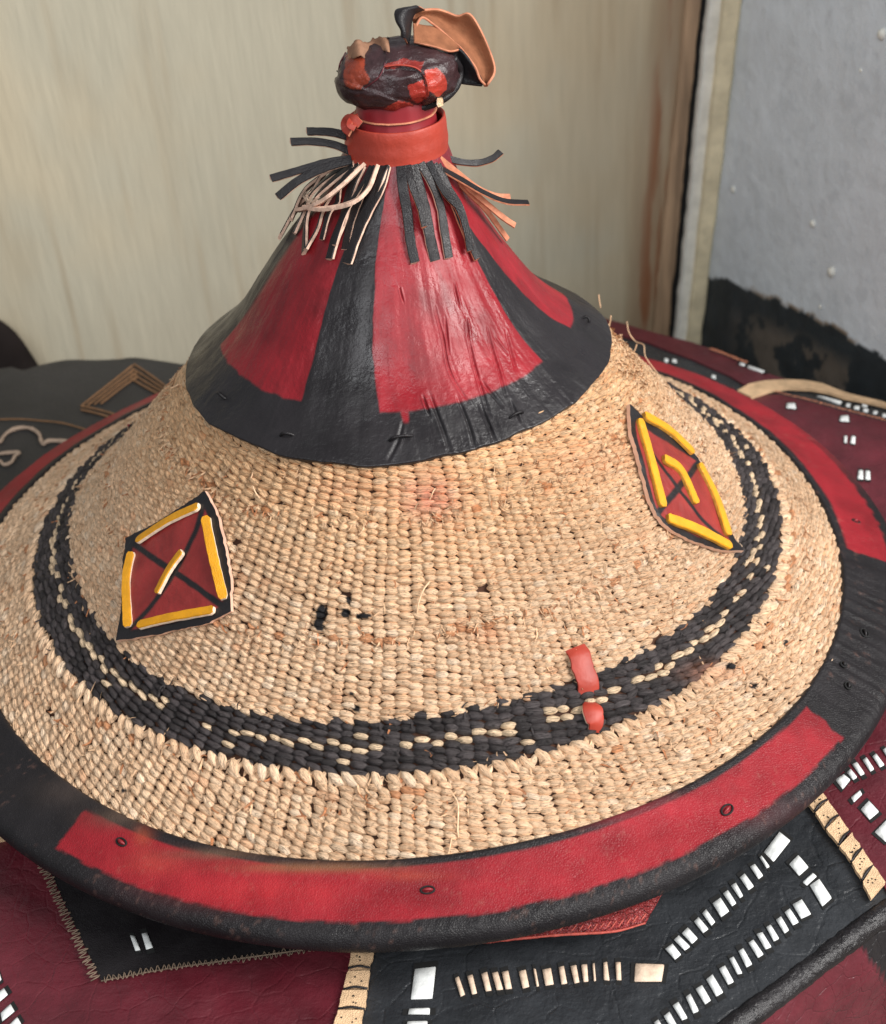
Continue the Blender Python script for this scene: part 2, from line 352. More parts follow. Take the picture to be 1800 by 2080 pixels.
# --- frayed ends
def fray():
    V=[];Fc=[];C2=[];n0=0
    spots=[]
    for s0,cnt,sp in ((.0505,420,.0014),(.1085,400,.0016),(.194,260,.002),(.149,80,.0012),(.1785,120,.002)):
        for _ in range(cnt): spots.append((rng.uniform(-pi,pi),s0+rng.normal(0,sp),1.))
    for _ in range(520): spots.append((rng.uniform(-pi,pi),rng.uniform(.02,SD-.002),.8))
    for _ in range(520): spots.append((rng.uniform(-1.3,.9),rng.uniform(.02,.145),.9))
    for _ in range(60): spots.append((rng.uniform(-.25,.35),rng.uniform(.030,.045),1.4))
    for (t,s,k) in spots:
        for _ in range(rng.integers(1,4)):
            L=rng.uniform(.0025,.0075)*k; a=rng.normal(pi/2,.5)*(1 if rng.uniform()<.75 else -1); bend=rng.normal(0,.9); w=rng.uniform(.00022,.0005)
            hm=rng.uniform(.0004,.0022)*k; x=0;y=0; c=lin(232,190,150)*rng.uniform(.8,1.2) if rng.uniform()<.7 else lin(204,136,92)*rng.uniform(.8,1.1)
            if SB-.0005<s<SC+.001 and rng.uniform()<.85: c=DARK*1.1
            r=.15; tt=t+rng.normal(0,.003); ss=s+rng.normal(0,.0008)
            T_=[];S_=[];H_=[]
            for j in range(5):
                aa=a+bend*j/4; 
                if j: x+=cos(aa)*L/4; y+=sin(aa)*L/4
                ww=w*(1-.5*(j/4)**2)
                for sg in (-1,1): T_.append(tt+(x-sg*sin(aa)*ww)/r);S_.append(ss+y+sg*cos(aa)*ww);H_.append(.0009+hm*(j/4)*1.1+(.0002*sg))
            V.append((T_,S_,H_)); C2.append(c)
    T_=np.array([v[0] for v in V]);S_=np.array([v[1] for v in V]);H_=np.array([v[2] for v in V])
    X=basket(T_,np.clip(S_,.001,SF-.001),H_); n=len(V)
    f=np.array([[2*j,2*j+1,2*j+3,2*j+2] for j in range(4)]); FF=(f[None]+(np.arange(n)*10)[:,None,None]).reshape(-1,4)
    fib=np.stack([np.tile(np.repeat(np.arange(5)*.4,2),(n,1)),np.tile(np.tile([0,2.],5),(n,1)),np.repeat(rng.uniform(0,90,(n,1)),10,1)],-1)
    mesh_np('frayed_straw_ends',X.reshape(-1,3),FF,M['straw'],BASK,np.repeat(np.array(C2),10,0),fib.reshape(-1,3))['kind']='stuff'
fray()
# --- tubes and ribbons
def tube(name,P,r,mat,parent,n=60,k=8,taper=None,jit=0,closed=False):
    P=catmull(P,n); T=unit(np.gradient(P,axis=0)); ref=np.array([0.13,-.2,1.]); 
    A=unit(np.cross(T,ref)); B=np.cross(T,A); rr=np.full(n,r)*(taper(np.linspace(0,1,n)) if taper else 1)
    if jit: rr=rr*(1+jit*(fbm(P*300,3)-.5)*2)
    a=np.linspace(0,2*pi,k+1)[:-1]
    V=(P[:,None]+rr[:,None,None]*(np.cos(a)[None,:,None]*A[:,None]+np.sin(a)[None,:,None]*B[:,None])).reshape(-1,3)
    Fc=gridF(k,n,True); caps=[np.arange(k)[None][:, ::-1],(np.arange(k)+(n-1)*k)[None]]
    return mesh_np(name,V,[Fc]+caps,mat,parent)
def ribbon(name,P,Nrm,w,th,mats,parent,n=28,wprof=None,cut=0.,endround=False):
    """leather strip: coloured grain side up, pale cut edges and underside"""
    P0=np.asarray(P,float); m=len(P0); P=catmull(P0,n); Nrm=np.asarray(Nrm,float)
    if Nrm.ndim==1: Nrm=np.tile(Nrm,(m,1))
    tt=np.linspace(0,m-1,n); Nn=np.stack([np.interp(tt,np.arange(m),Nrm[:,i]) for i in range(3)],-1)
    T=unit(np.gradient(P,axis=0)); Nn=unit(Nn-T*(Nn*T).sum(1)[:,None]); S=np.cross(T,Nn)
    ww=np.full(n,w*.5)*(1+.07*(vnoise(np.stack([np.arange(n)*.5,np.full(n,P[0,0]*9000),np.full(n,3.)],-1))-.5)*2)
    if wprof is not None: ww=ww*wprof(np.linspace(0,1,n))
    cs=[(-1,.0),(-1,.72),(-.86,1.),(0,1.06),(.86,1.),(1,.72),(1,.0),(0,-.02)]
    V=np.stack([P+S*(ww*a)[:,None]+Nn*(th*b) for a,b in cs],1)
    if cut: V[-1]+=T[-1]*np.linspace(-cut,cut,8)[:,None]
    V=V.reshape(-1,3); Fc=gridF(8,n,True); c=np.tile(np.arange(8),n-1)
    mi=np.where((c>=2)&(c<=3),0,1); mi=np.where((c==1)|(c==4),0,mi)
    mi=np.concatenate([mi,[1,1]])
    return mesh_np(name,V,[Fc,np.arange(8)[None][:, ::-1],(np.arange(8)+(n-1)*8)[None]],mats,parent,matidx=mi,sharp=38)
# --- rim: leather band with rolled outer edge
def build_rim():
    NT=1800; t=np.linspace(-pi,pi,NT+1)[:-1]; R0=.0078
    prof=[]  # (s,h along normal, marker)
    prof+= [(SD-.0022,-.0004),(SD-.0024,.0010),(SD-.0020,.0024),(SD-.0012,.0031)]
    for s in np.linspace(SD+.0002,SF-R0,24): prof.append((s,.0031-.0006*(s-SD)/(SF-R0-SD)))
    hc=.0025-R0
    for a in np.linspace(0,radians(215),20)[1:]: prof.append((SF-R0+R0*sin(a),hc+R0*cos(a)))
    for s in np.linspace(SF-R0-.008,SD+.004,5): prof.append((s,hc-R0*.85))
    prof=np.array(prof); ns=len(prof)
    T,S=np.meshgrid(t,prof[:,0]); H=np.repeat(prof[:,1][:,None],NT,1)
    e=basket(T,np.minimum(S,SF-R0),0.); e2=basket(T,np.minimum(S,SF-R0)-.0005,0.); tan=unit(e-e2)
    tc=np.stack([-np.sin(T),np.cos(T),0*T],-1); nn=unit(np.cross(tan,tc)*1.0)
    nn=np.where(nn[...,2:3]<0,-nn,nn)
    wv=fbm(np.stack([np.cos(T)*7,np.sin(T)*7,S*40],-1),3)-.5
    X=e+tan*np.maximum(S-(SF-R0),0)[...,None]+nn*(H+wv*.0016)[...,None]
    # gathers in the leather on the right-hand black part and round each seam hole
    wr=(vnoise(np.stack([np.cos(T)*90,np.sin(T)*90,S*30],-1))-.5)*np.exp(-((T+.42)/.28)**2)*.0016
    pl=(vnoise(np.stack([np.cos(T)*150+S*220,np.sin(T)*150,S*60],-1))-.5)*.0004*sst(SF-.016,SF-.008,S)
    fine=pl+(vnoise(np.stack([np.cos(T)*220+S*500,np.sin(T)*220,S*150],-1))-.5)*.0010*sst(SF-.014,SF-.006,S)*(S>0)*np.exp(-((T+1.0)/.7)**2)
    X=X+nn*(wr+fine)[...,None]
    q=disp(X)
    arc=np.concatenate([[0],np.cumsum(np.hypot(np.diff(prof[:,0]),np.diff(prof[:,1])))]); A=np.repeat(arc[:,None],NT,1)
    jit=(fbm(X.reshape(-1,3)*160,3).reshape(T.shape)-.5)*.0011; jt=(fbm(X.reshape(-1,3)*120+9,3).reshape(T.shape)-.5)*.02
    a0=.0040+.0016*sst(-1.9,-2.3,T)+.0015*sst(-.9,-.6,T); inb=sst(0,.0005,A-(a0+.0035)-jit*.5)*sst(0,.0005,(SF-R0-SD+.0085-.0058)-A-jit)
    back=sst(.0,.5,T)+sst(-2.9,-3.05,T); inb=np.maximum(inb,sst(0,.0006,A-(a0+.0035)-jit*.5)*sst(0,.0006,.039-A-jit)*np.clip(back,0,1))
    seg=np.zeros_like(T)
    for a,b in ((-2.249,-.73),(-.185,1.33),(1.92,pi+.2),(-pi-.2,-2.82)):
        seg=np.maximum(seg,sst(0,.0035,T-a+jt)*sst(0,.0035,b-T+jt))
    red=(inb*seg)[...,None]
    n1=fbm(X.reshape(-1,3)*70,4).reshape(T.shape)[...,None]
    c=BLACK*(.6+.45*n1)*(1-red)+RED*(.78+.45*n1)*red
    sp=sst(.66,.74,fbm(X.reshape(-1,3)*420,3).reshape(T.shape))[...,None]*sst(.45,.6,fbm(X.reshape(-1,3)*40+3,3).reshape(T.shape))[...,None]; c=c*(1-.16*sp)+lin(150,110,96)*.16*sp
    wn=sst(.55,.72,fbm(X.reshape(-1,3)*np.array([28,28,60])+7,4).reshape(T.shape))[...,None]; c=c*(1-.22*wn)
    def blot(x,y,rx,ry,colr,am):
        nonlocal c
        w=(np.exp(-(((q[...,0]-x)/rx)**2+((q[...,1]-y)/ry)**2))*am*(T<.3))[...,None]*(.4+1.1*n1); w=np.clip(w,0,1); c=c*(1-w)+colr*w
    blot(290,1690,20,20,lin(168,78,54),.5); blot(310,1745,60,25,lin(196,80,66),.35); blot(830,1772,70,10,lin(180,84,56),.32); blot(640,1755,150,10,lin(126,84,58),.85)
    blot(430,1728,90,12,lin(104,78,62),.7); blot(230,1655,60,20,lin(88,70,58),.6); blot(520,1800,160,30,lin(190,48,50),.35); blot(140,1600,70,30,lin(76,64,58),.5)
    blot(1300,1640,200,30,lin(188,44,58),.3)
    return mesh_np('rim_band',X.reshape(-1,3),gridF(NT,ns,True)[:, ::-1],M['rimleather'],HAT,c.reshape(-1,3))
RIM=build_rim()
def on_basket(x,y,h): t,s,_=find(basket,x,y,0.002,SF-.0005); return basket(t,s,h)
def nrm_basket(x,y):
    t,s,_=find(basket,x,y,0.002,SF-.0005); return unit(basket(t,s,.01)-basket(t,s,0.))
# seam stitches with their small holes
for x,y,a,L in ((250,1709,.35,.0062),(868,1805,.05,.0062),(1466,1644,-.45,.0075),(1727,1063,1.2,.0050),(1745,1286,-.7,.007),(1700,1352,-1.0,.0045),(1712,1392,-.7,.0055),(232,838,-.5,.003)):
    t0,s0,_=find(basket,x,y,.002,SF-.0005); r=float(pchip(BS,BR,s0)); dark=x>1690 and y>1100
    ring=[];ang=np.linspace(0,2*pi,17)
    for b in ang: ring.append(basket(t0+cos(b+0)*L*.5/r*cos(a)-sin(b)*L*.26/r*sin(a)*1, s0+cos(b)*L*.5*sin(a)*.6+sin(b)*L*.27,.0034-.0003))
    h=tube('seam_hole',ring,.0005,M['slit'],RIM,n=40,k=6)
    cp=[basket(t0+k*L*.42/r*cos(a),s0+k*L*.42*sin(a)*.6,.0028+.0012*(1-k*k)) for k in (-1,-.5,0,.5,1)]
    tube('seam_stitch',cp,.0008,M['black'] if dark else M['seamred'] if 'seamred' in M else M['burg'],RIM,n=16,k=8,taper=lambda u:.45+.55*np.sin(u*pi))
# --- chin strap showing under the front of the rim
def chin():
    top=[(610,1912),(735,1915),(900,1902),(1100,1872),(1250,1838),(1352,1808)]; bot=[(608,1914),(740,1921),(900,1913),(1120,1893),(1240,1885),(1305,1868)]
    Tp=np.array([at_z(x,y-16,.018) for x,y in top]);Bt=np.array([at_z(x,y,.012) for x,y in bot])
    a=catmull(Tp,80);b=catmull(Bt,80); f=np.linspace(0,1,12)[:,None,None]
    X=a[None]*(1-f)+b[None]*f; X[...,2]+=.0012*np.sin(f[...,0]*pi)+.0012*(fbm(X.reshape(-1,3)*250,3).reshape(12,80)-.5)
    o=mesh_np('chin_strap',X.reshape(-1,3),gridF(80,12),M['chin'],HAT)
    m=o.modifiers.new('thick','SOLIDIFY'); m.thickness=.0014
    tube('laced_edge',[at_z(x,y-1,.0135) for x,y in bot],.0006,M['laceedge'],o,n=140,jit=.5)
    for i in range(34):
        u=.28+.7*i/33; p=catmull(Bt,100)[int(u*99)]; p2=catmull(Tp,100)[int(u*99)]; d=(p2-p)*.35
        tube('lace_stitch',[p+[0,0,.001],p+d*.5+[.0006,0,.0024],p+d+[.001,0,.001]],.00038,M['laceedge'],o,n=6,k=5)
M['yelside']=mk('yellow_cut_edge',lin(176,122,40),.7,[(900,.0004,'n')],mottle=(240,.3))
M['chin']=mk('chin_strap_leather',lin(126,36,36),.42,[(260,.0012,'c'),(120,.001,'n'),(800,.0003,'v')],mottle=(90,.3))
M['laceedge']=mk('red_lacing',lin(178,78,66),.6,[(900,.0004,'n')],mottle=(500,.3))
chin()
# --- leather cap
def build_cap():
    ta=np.concatenate([np.linspace(-3.45,.55,1050),np.linspace(.55,2*pi-3.45,130)[1:-1]]); nt=len(ta); nv=230
    v=np.linspace(-.02,1.0,nv); T,Vx=np.meshgrid(ta,v)
    edge=1+.010*(fbm(np.stack([np.cos(ta)*6,np.sin(ta)*6,0*ta],-1),3)-.5)*2
    Vx=Vx*(1+(edge[None]-1)*sst(.7,1,Vx))
    base=cap(T,Vx,0.); nn=unit(cap(T,Vx,.004)-base)
    env=sst(.15,.6,Vx)
    d=(fbm(np.stack([T*2.2+50,Vx*2.5,0*T],-1),4)-.5)*.0022*env
    d+=(fbm(np.stack([T*26+80,Vx*9+T*2,0*T+8],-1),3)-.5)*.0012*sst(.78,.9,Vx)*np.exp(-((T+.95)/.45)**2)
    d+=(fbm(np.stack([T*13+80,Vx*2.2+T*1.2,0*T+5],-1),3)-.5)*.0020*env*(.35+.65*np.exp(-((T+1.05)/.5)**2))
    Z=lambda x,y:((350+x/1.8863)/PX,(350+y/1.8863)/PX)
    cr=[[(1005,520),(1035,640),(1060,760),(1120,870),(1150,905)],[(1130,640),(1165,780),(1210,930)],[(1200,600),(1240,740),(1270,860)],[(1270,610),(1310,760)],[(985,850),(1020,950),(1062,1070)],[(960,860),(985,935)],[(1090,870),(1130,960),(1158,1055)],[(1180,900),(1235,1030)],[(1040,560),(1055,700)],[(885,960),(868,1030),(828,1112)],[(1290,880),(1330,960)],[(1180,800),(1260,905)],[(1075,430),(1095,520)],[(870,440),(885,500)],[(1230,640),(1280,700)],[(1120,560),(1128,640)]]
    for cl in cr:
        pt=[find(cap,*Z(x,y),0,1.05)[:2] for x,y in cl]; w0=rng.uniform(.0005,.0008); am=rng.uniform(.0007,.0012)
        Pc=catmull([(a*.1,b*.14,0) for a,b in pt],40)[:,:2]
        lo,hi=Pc.min(0)-.006,Pc.max(0)+.006; m=(T*.1>lo[0])&(T*.1<hi[0])&(Vx*.14>lo[1])&(Vx*.14<hi[1])
        Q=np.stack([T[m]*.1,Vx[m]*.14],-1); D=np.sqrt(((Q[:,None]-Pc[None])**2).sum(-1)); j=D.argmin(1); D=D.min(1); tap=np.sin(np.clip(j/39,.02,.98)*pi)**.5
        d[m]+=tap*(-am*np.exp(-(D/w0)**2)+am*.42*np.exp(-((D-2.2*w0)/(1.2*w0))**2))
    d=d+.0022+.0*Vx
    X=base+nn*d[...,None]
    # edge turned down onto the straw
    last=base[-1]+nn[-1]*.0004; inner=base[-1]-nn[-1]*.002
    X=np.concatenate([X,last[None],inner[None]]); T2=np.concatenate([T,T[-1:],T[-1:]]);V2=np.concatenate([Vx,Vx[-1:],Vx[-1:]])
    j1=(fbm(np.stack([T2*3,V2*9,0*T2],-1),4)-.5); j2=(fbm(np.stack([T2*18+7,V2*26,0*T2+3],-1),3)-.5)
    red=np.zeros_like(T2)
    for a,b,vb in ((-3.02,-2.115,.845),(-1.690,-.650,.865),(-.245,.14,.875),(.55,1.4,.86),(1.8,2.7,.86)):
        # black radials taper towards the neck
        g=(1-V2)*.0
        if a==-.245: a2=a-.50*np.clip(1-V2/.88,0,1)**1.2; b2=b+.1
        elif a==-1.69: a2=a-.07*np.clip(1-V2/.85,0,1); b2=b+.0+.02*g
        elif a==-3.02: a2=a+.06*sst(.85,.3,V2); b2=b+.02*(1-V2)
        else: a2,b2=a,b
        soft=.014+(.10*sst(.85,.5,V2) if a==-3.02 else 0)
        r=sst(0,soft,T2-a2+j1*.05)*sst(0,.014,b2-T2+j1*.03)*sst(0,.009,vb-V2+j1*.02+j2*.010)
        red=np.maximum(red,r)
    # a small red tongue running into the black border
    red=np.maximum(red,sst(.03,.012,np.abs(T2+1.55)+.25*np.clip(V2-.86,0,1))*sst(.9,.885,V2)*sst(.83,.85,V2))
    n1=fbm(np.stack([T2*9,V2*5,0*T2+1],-1),5)[...,None]; n2=fbm(np.stack([T2*60,V2*14,0*T2+2],-1),3)[...,None]
    k=(.74+.42*n1+.12*n2)
    neck=(sst(.13,.02,V2))[...,None]
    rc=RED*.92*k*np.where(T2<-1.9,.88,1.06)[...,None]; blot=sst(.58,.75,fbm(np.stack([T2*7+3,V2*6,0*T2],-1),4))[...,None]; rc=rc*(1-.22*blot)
    bc=BLACK*(.6+.65*n1+.1*n2)
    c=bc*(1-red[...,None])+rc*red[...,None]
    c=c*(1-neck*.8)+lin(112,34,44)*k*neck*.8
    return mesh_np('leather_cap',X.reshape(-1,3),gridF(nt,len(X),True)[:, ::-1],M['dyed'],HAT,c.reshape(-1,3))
CAPO=build_cap()
def on_cap(x,y,h,lo=0.0):
    t,s,_=find(cap,x,y,lo,1.05); return cap(t,s,h)
def nrm_cap(x,y):
    t,s,_=find(cap,x,y,0.,1.05); return unit(cap(t,s,.01)-cap(t,s,0.))
for (x,y,dx,dy) in ((455,805,6,6),(585,884,14,-1),(812,889,24,-4),(1042,843,14,-6),(1180,655,8,5)):
    tube('cap_stitch',[on_cap(x-dx,y-dy,.0018),on_cap(x-dx*.5,y-dy*.5,.0042),on_cap(x+dx*.4,y+dy*.4,.0044),on_cap(x+dx,y+dy,.0018)],.0008,M['gloss'] if 'gloss' in M else M['black'],CAPO,n=14,k=7)
# --- neck, collar
z1=lambda x,y:((500+x/2.7569)/PX,(y/2.7569)/PX)
def lathe(name,rz,mat,parent,n=160,rough=0,colfn=None):
    t=np.linspace(-pi,pi,n+1)[:-1]; rz=np.array(rz,float); T,I=np.meshgrid(t,np.arange(len(rz))); r=rz[I,0]; z=rz[I,1]
    nz=(fbm(np.stack([np.cos(T)*3,np.sin(T)*3,z*120],-1),3)-.5)*rough
    X=np.stack([axis_x(z)+(r+nz)*np.cos(T),(r+nz)*np.sin(T),z],-1)
    return mesh_np(name,X.reshape(-1,3),gridF(n,len(rz),True),mat,parent,col=colfn(X) if colfn else None)
lathe('neck',[(.0245,.288),(.0238,.300),(.0208,.3065),(.0198,.3120),(.0196,.3165),(.0190,.3200),(.0180,.3240)],M['seamred'],HAT,rough=.0012)
lathe('neck_seam',[(.0202,.3118),(.0209,.3121),(.0210,.3125),(.0206,.3128),(.0196,.3127)],M['salmon'],HAT,rough=.0012)
zz=np.linspace(.2885,.3092,16); rr_=.0270-.0020*(zz-.2885)/.0207
prof=[(.0250,.2880),(.0264,.2877)]+[(r+.00012*sin(i*1.1),z) for i,(z,r) in enumerate(zip(zz,rr_))]+[(.0246,.3097),(.0236,.3095),(.0234,.3070)]
lathe('collar',prof,M['orange'],HAT,rough=.0008)
ribbon('collar_knot',[at_y(*z1(640,700),-.018),at_y(*z1(600,665),-.016),at_y(*z1(565,672),-.012),at_y(*z1(556,715),-.012),at_y(*z1(590,745),-.016)],[(-.3,-.8,.4)]*5,.0042,.0012,[M['orange'],M['salmon']],HAT,n=20)
ribbon('collar_knot',[at_y(*z1(610,720),-.019),at_y(*z1(580,700),-.018),at_y(*z1(596,668),-.015),at_y(*z1(625,655),-.013)],[(-.2,-.9,.4)]*4,.003,.0012,[M['orange'],M['salmon']],HAT,n=16)
# --- fringe
BK=[M['black'],M['pinkedge']]; SL=[M['salmon'],M['salmon']]; CE=[M['pinkedge'],M['pinkedge']]; BS_=[M['black'],M['salmon']]
def strip_free(pts,y0,y1,w=.0036,mats=BK,nr=(0,-.75,.65),th=.0013,label=None):
    P=[at_y(*z1(x,y),y0+(y1-y0)*i/(len(pts)-1)) for i,(x,y) in enumerate(pts)]
    o=ribbon('fringe_strip',P,[nr]*len(P),w,th,mats,HAT,cut=.0006); 
    if label:o['label']=label
def strip_cap(pts,h,w=.0037,mats=BK,tw=0.,th=None,label=None):
    th=th or (.0018 if np.max(tw)<-.31 or np.min(tw)<-.31 else .0012)
    w*=1.12; tw=-tw*(1 if mats is CE else .6)
    P=[];Nn=[]
    for i,(x,y) in enumerate(pts):
        hh=h[i] if isinstance(h,(list,tuple)) else h
        P.append(on_cap(*z1(x,y),hh)); n=nrm_cap(*z1(x,y)); Nn.append(n)
    P=np.array(P);Nn=np.array(Nn); P[1:]+=rng.normal(0,.0005,P[1:].shape); T=unit(np.gradient(P,axis=0)); S=np.cross(T,Nn); tw=np.linspace(tw[0],tw[1],len(P)) if isinstance(tw,tuple) else np.full(len(P),tw)
    Nn=Nn*np.cos(tw)[:,None]+S*np.sin(tw)[:,None]
    o=ribbon('fringe_strip',P,Nn,w,th,mats,HAT,cut=.0005)
    if label:o['label']=label
strip_free([(610,800),(560,765),(470,742),(340,738)],-.004,-.002,.0042)
strip_free([(600,860),(500,815),(380,795),(250,797)],-.008,-.006,.0040)
strip_free([(590,890),(450,912),(320,950),(140,1002)],-.012,-.014,.0040)
strip_free([(590,900),(450,940),(300,1010),(180,1105)],-.014,-.018,.0044)
strip_cap([(590,925),(490,985),(400,1085),(320,1210),(245,1345)],[.002,.004,.004,.004,.005],.0052,BK,-.35)
strip_cap([(625,930),(545,1010),(450,1130),(380,1250),(355,1415)],[.002,.005,.005,.004,.003],.0044,BK,-.75)
strip_cap([(655,930),(560,1060),(480,1180),(420,1300),(370,1425)],[.002,.004,.004,.003,.004],.0030,BK,-1.0)
strip_cap([(668,935),(620,1080),(570,1230),(520,1350),(478,1470)],[.002,.003,.003,.003,.003],.0046,BK,-.5)
strip_cap([(790,930),(760,1060),(700,1190),(640,1330),(590,1470)],[.002,.004,.004,.004,.003],.0048,BK,-.55)
strip_cap([(740,935),(690,1060),(640,1150),(600,1260),(560,1400)],[.002,.003,.003,.003,.003],.0036,BK,-.3)
strip_cap([(690,930),(610,1060),(520,1160),(420,1210),(335,1228)],[.003,.009,.011,.010,.007],.0030,CE,-1.2,label='pale fringe strip curled across the others')
strip_cap([(755,935),(715,1070),(640,1165),(520,1205),(400,1212)],[.003,.009,.012,.011,.009],.0030,CE,-1.1,label='pale fringe strip curled across the others')
strip_cap([(865,920),(872,1050),(888,1200),(912,1350),(948,1482)],[.002,.004,.004,.004,.003],.0044,BK,-.3)
strip_cap([(925,925),(955,1060),(985,1200),(1015,1340),(1055,1468)],[.002,.003,.003,.003,.002],.0050,BK,-.1)
strip_cap([(965,920),(1010,1050),(1060,1180),(1090,1320),(1118,1460)],[.002,.004,.003,.003,.002],.0042,BK,-.15)
strip_cap([(1005,915),(1060,1080),(1140,1200),(1190,1330),(1215,1425)],[.003,.006,.007,.007,.005],.0032,BS_,-1.0)
strip_cap([(1050,930),(1110,1090),(1180,1270),(1262,1468)],[.002,.003,.003,.003],.0042,BS_,-.3)
strip_free([(1085,870),(1180,905),(1290,915),(1375,892),(1425,853)],-.008,.004,.0034,BS_)
strip_free([(1080,885),(1180,965),(1290,1050),(1390,1095),(1476,1102)],-.015,-.008,.0030,SL,(-.1,-.9,.4))
strip_free([(1065,935),(1200,1010),(1330,1085),(1450,1132),(1580,1140)],-.019,-.012,.0034,BS_,(0,-.35,.94))
strip_free([(1120,930),(1240,1050),(1350,1145),(1440,1220),(1502,1262)],-.014,-.010,.0030,SL,(0,-.8,.6))
strip_free([(1100,950),(1250,1085),(1350,1185),(1420,1280),(1462,1338)],-.010,-.006,.0026,SL,(0,-.8,.6))
for pts,tw in (([(600,928),(520,1010),(440,1110),(370,1215),(300,1330)],-.4),([(640,932),(590,1040),(545,1130),(500,1230),(455,1360)],-.3),([(715,935),(670,1040),(610,1180),(560,1300),(520,1390)],-.25),([(800,930),(770,1010),(735,1110),(690,1200)],-1.1),([(575,925),(470,1010),(380,1130),(300,1270)],-.7),([(900,925),(925,1050),(950,1180),(975,1300)],-.2),([(1035,925),(1085,1060),(1150,1200),(1225,1400)],-.6)):
    strip_cap(pts,[.002]+[rng.uniform(.0035,.0075) for _ in pts[1:]],rng.uniform(.0020,.0032),BK if pts[0][0]<820 else BS_,tw)
# undivided top of the fringe leather
def skirt():
    t=np.linspace(-pi,pi,361)[:-1]; v1=.075+.012*np.sin(t*9)+.05*np.exp(-((t+1.15)/.35)**4); f=np.linspace(0,1,10)[:,None]
    V=-.02+(v1[None]+.02)*f; T=np.broadcast_to(t,V.shape); h=.0022+.0008*(fbm(np.stack([T*6,V*20,0*T],-1),3)-.5)-.001*f
    X=np.concatenate([cap(T,V,h),cap(T[-1:],V[-1:],.0016+0*T[-1:])]); o=mesh_np('fringe_band',X.reshape(-1,3),gridF(360,11,True)[:, ::-1],M['maroon'],HAT,sharp=50)
M['maroon']=mk('maroon_leather',lin(92,28,38),.5,LEATHER_GRAIN,mottle=(60,.3),spec=.3); skirt()
# wispy fuzz caught on the fringe
for k in range(9):
    a=rng.uniform(0,2*pi,4); P=[on_cap(*z1(450+35*cos(b)+rng.normal(0,14),1130+28*sin(b)+rng.normal(0,12)),.009+.002*rng.uniform()) for b in np.cumsum(rng.uniform(.3,1.4,4))]
    tube('caught_fluff',P,.00016,M['tanlace'],HAT,n=14,k=4)
# --- knob
KC=np.array([.0107,0.,.3308]); KR=np.array([.0298,.0240,.0144])
def knob(t,f,h=0.):
    t,f=np.broadcast_arrays(t,f); e=.82
    cf=np.sign(np.cos(f))*np.abs(np.cos(f))**e; sf=np.sign(np.sin(f))*np.abs(np.sin(f))**e
    d=np.stack([cf*np.cos(t),cf*np.sin(t),sf],-1)
    return KC+d*KR+unit(d/KR)*np.asarray(h)[...,None] if np.ndim(h) else KC+d*KR+unit(d/KR)*h
def build_knob():
    t=np.linspace(-pi,pi,321)[:-1]; f=np.linspace(-pi/2+.02,pi/2-.02,150); T,Fx=np.meshgrid(t,f)
    b=knob(T,Fx); h=(fbm(b*60,4)-.5)*.004
    fld=fbm(b*np.array([55,55,150])+30,3); h=h+np.abs(fld-.5)*-.004+.001
    q0=disp(b); L1=pip([z1(*p) for p in [(775,382),(860,372),(950,388),(1000,440),(1015,520),(985,590),(1100,600),(1200,480),(1160,330),(1000,270),(800,240)]],q0[...,0],q0[...,1])&(b[...,1]<.005)
    L2=pip([z1(*p) for p in [(540,300),(800,240),(790,310),(775,380),(740,440),(660,495),(560,480),(510,400)]],q0[...,0],q0[...,1])&(b[...,1]<.005)
    L3=pip([z1(*p) for p in [(500,430),(700,500),(860,555),(960,600),(900,680),(600,640),(480,520)]],q0[...,0],q0[...,1])&(b[...,1]<.005)
    h=h+L1*.0013+L2*.0011+L3*.0009
    X=knob(T,Fx,h); q=disp(X); jx=(fbm(b*200,3)-.5)*14; x,y=q[...,0]+jx,q[...,1]+(fbm(b*200+8,3)-.5)*14
    c=lin(56,36,38)*(.4+.9*fbm(b*90,4))[...,None]
    n=fbm(b*120+5,4)[...,None]
    for poly,cc in (([(560,310),(650,280),(665,380),(705,450),(650,505),(565,480),(540,400)],lin(140,56,34)),([(790,350),(880,328),(1000,345),(980,392),(880,372),(785,382)],lin(122,38,32)),
        ([(1005,400),(1060,375),(1110,430),(1135,500),(1090,545),(1010,490)],lin(164,52,38)),([(915,475),(990,445),(1025,520),(975,570),(930,560)],lin(156,48,38)),([(770,610),(850,555),(960,590),(1040,585),(1045,660),(740,660)],lin(140,44,34))):
        m=pip([z1(*p) for p in poly],x,y)&(b[...,1]<.01); c[m]=(cc*(.65+.7*n))[m]
    return mesh_np('knob',X.reshape(-1,3),gridF(320,150,True),M['knob'],HAT,c.reshape(-1,3))
M['knob']=mk('glossy_dyed_leather',None,.3,[(90,.0014,'n'),(260,.0006,'n'),(1000,.00012,'n')],mottle=(120,.25),roughvar=.1)
KN=build_knob()
def on_knob(x,y,h):
    t,f,_=find(knob,x,y,-1.4,1.4); return knob(np.array(t),np.array(f),h)
def kline(name,pts,r,mat,h=.0006,n=40,**k): return tube(name,[on_knob(*z1(x,y),h) for x,y in pts],r,mat,KN,n=n,**k)
kline('folded_edge',[(775,382),(860,372),(950,388),(1000,440),(1015,520),(985,590)],.0004,M['dkred'] if 'dkred' in M else M['orange'],.0012)
kline('folded_edge',[(800,250),(790,310),(775,380),(740,440),(660,495)],.0004,M['salmon2'] if 'salmon2' in M else M['knob2'] if 'knob2' in M else M['burg'],.0010)
kline('folded_edge',[(560,300),(530,370),(525,450)],.0004,M['burg'],.0008)
kline('leather_loop',[(1150,335),(1185,395),(1187,470),(1150,545),(1090,590),(1010,605),(960,598)],.0021,M['black'],.0012,n=50)
P=[on_knob(*z1(1054,502),.003),on_knob(*z1(1060,530),.0044),on_knob(*z1(1063,556),.003)]
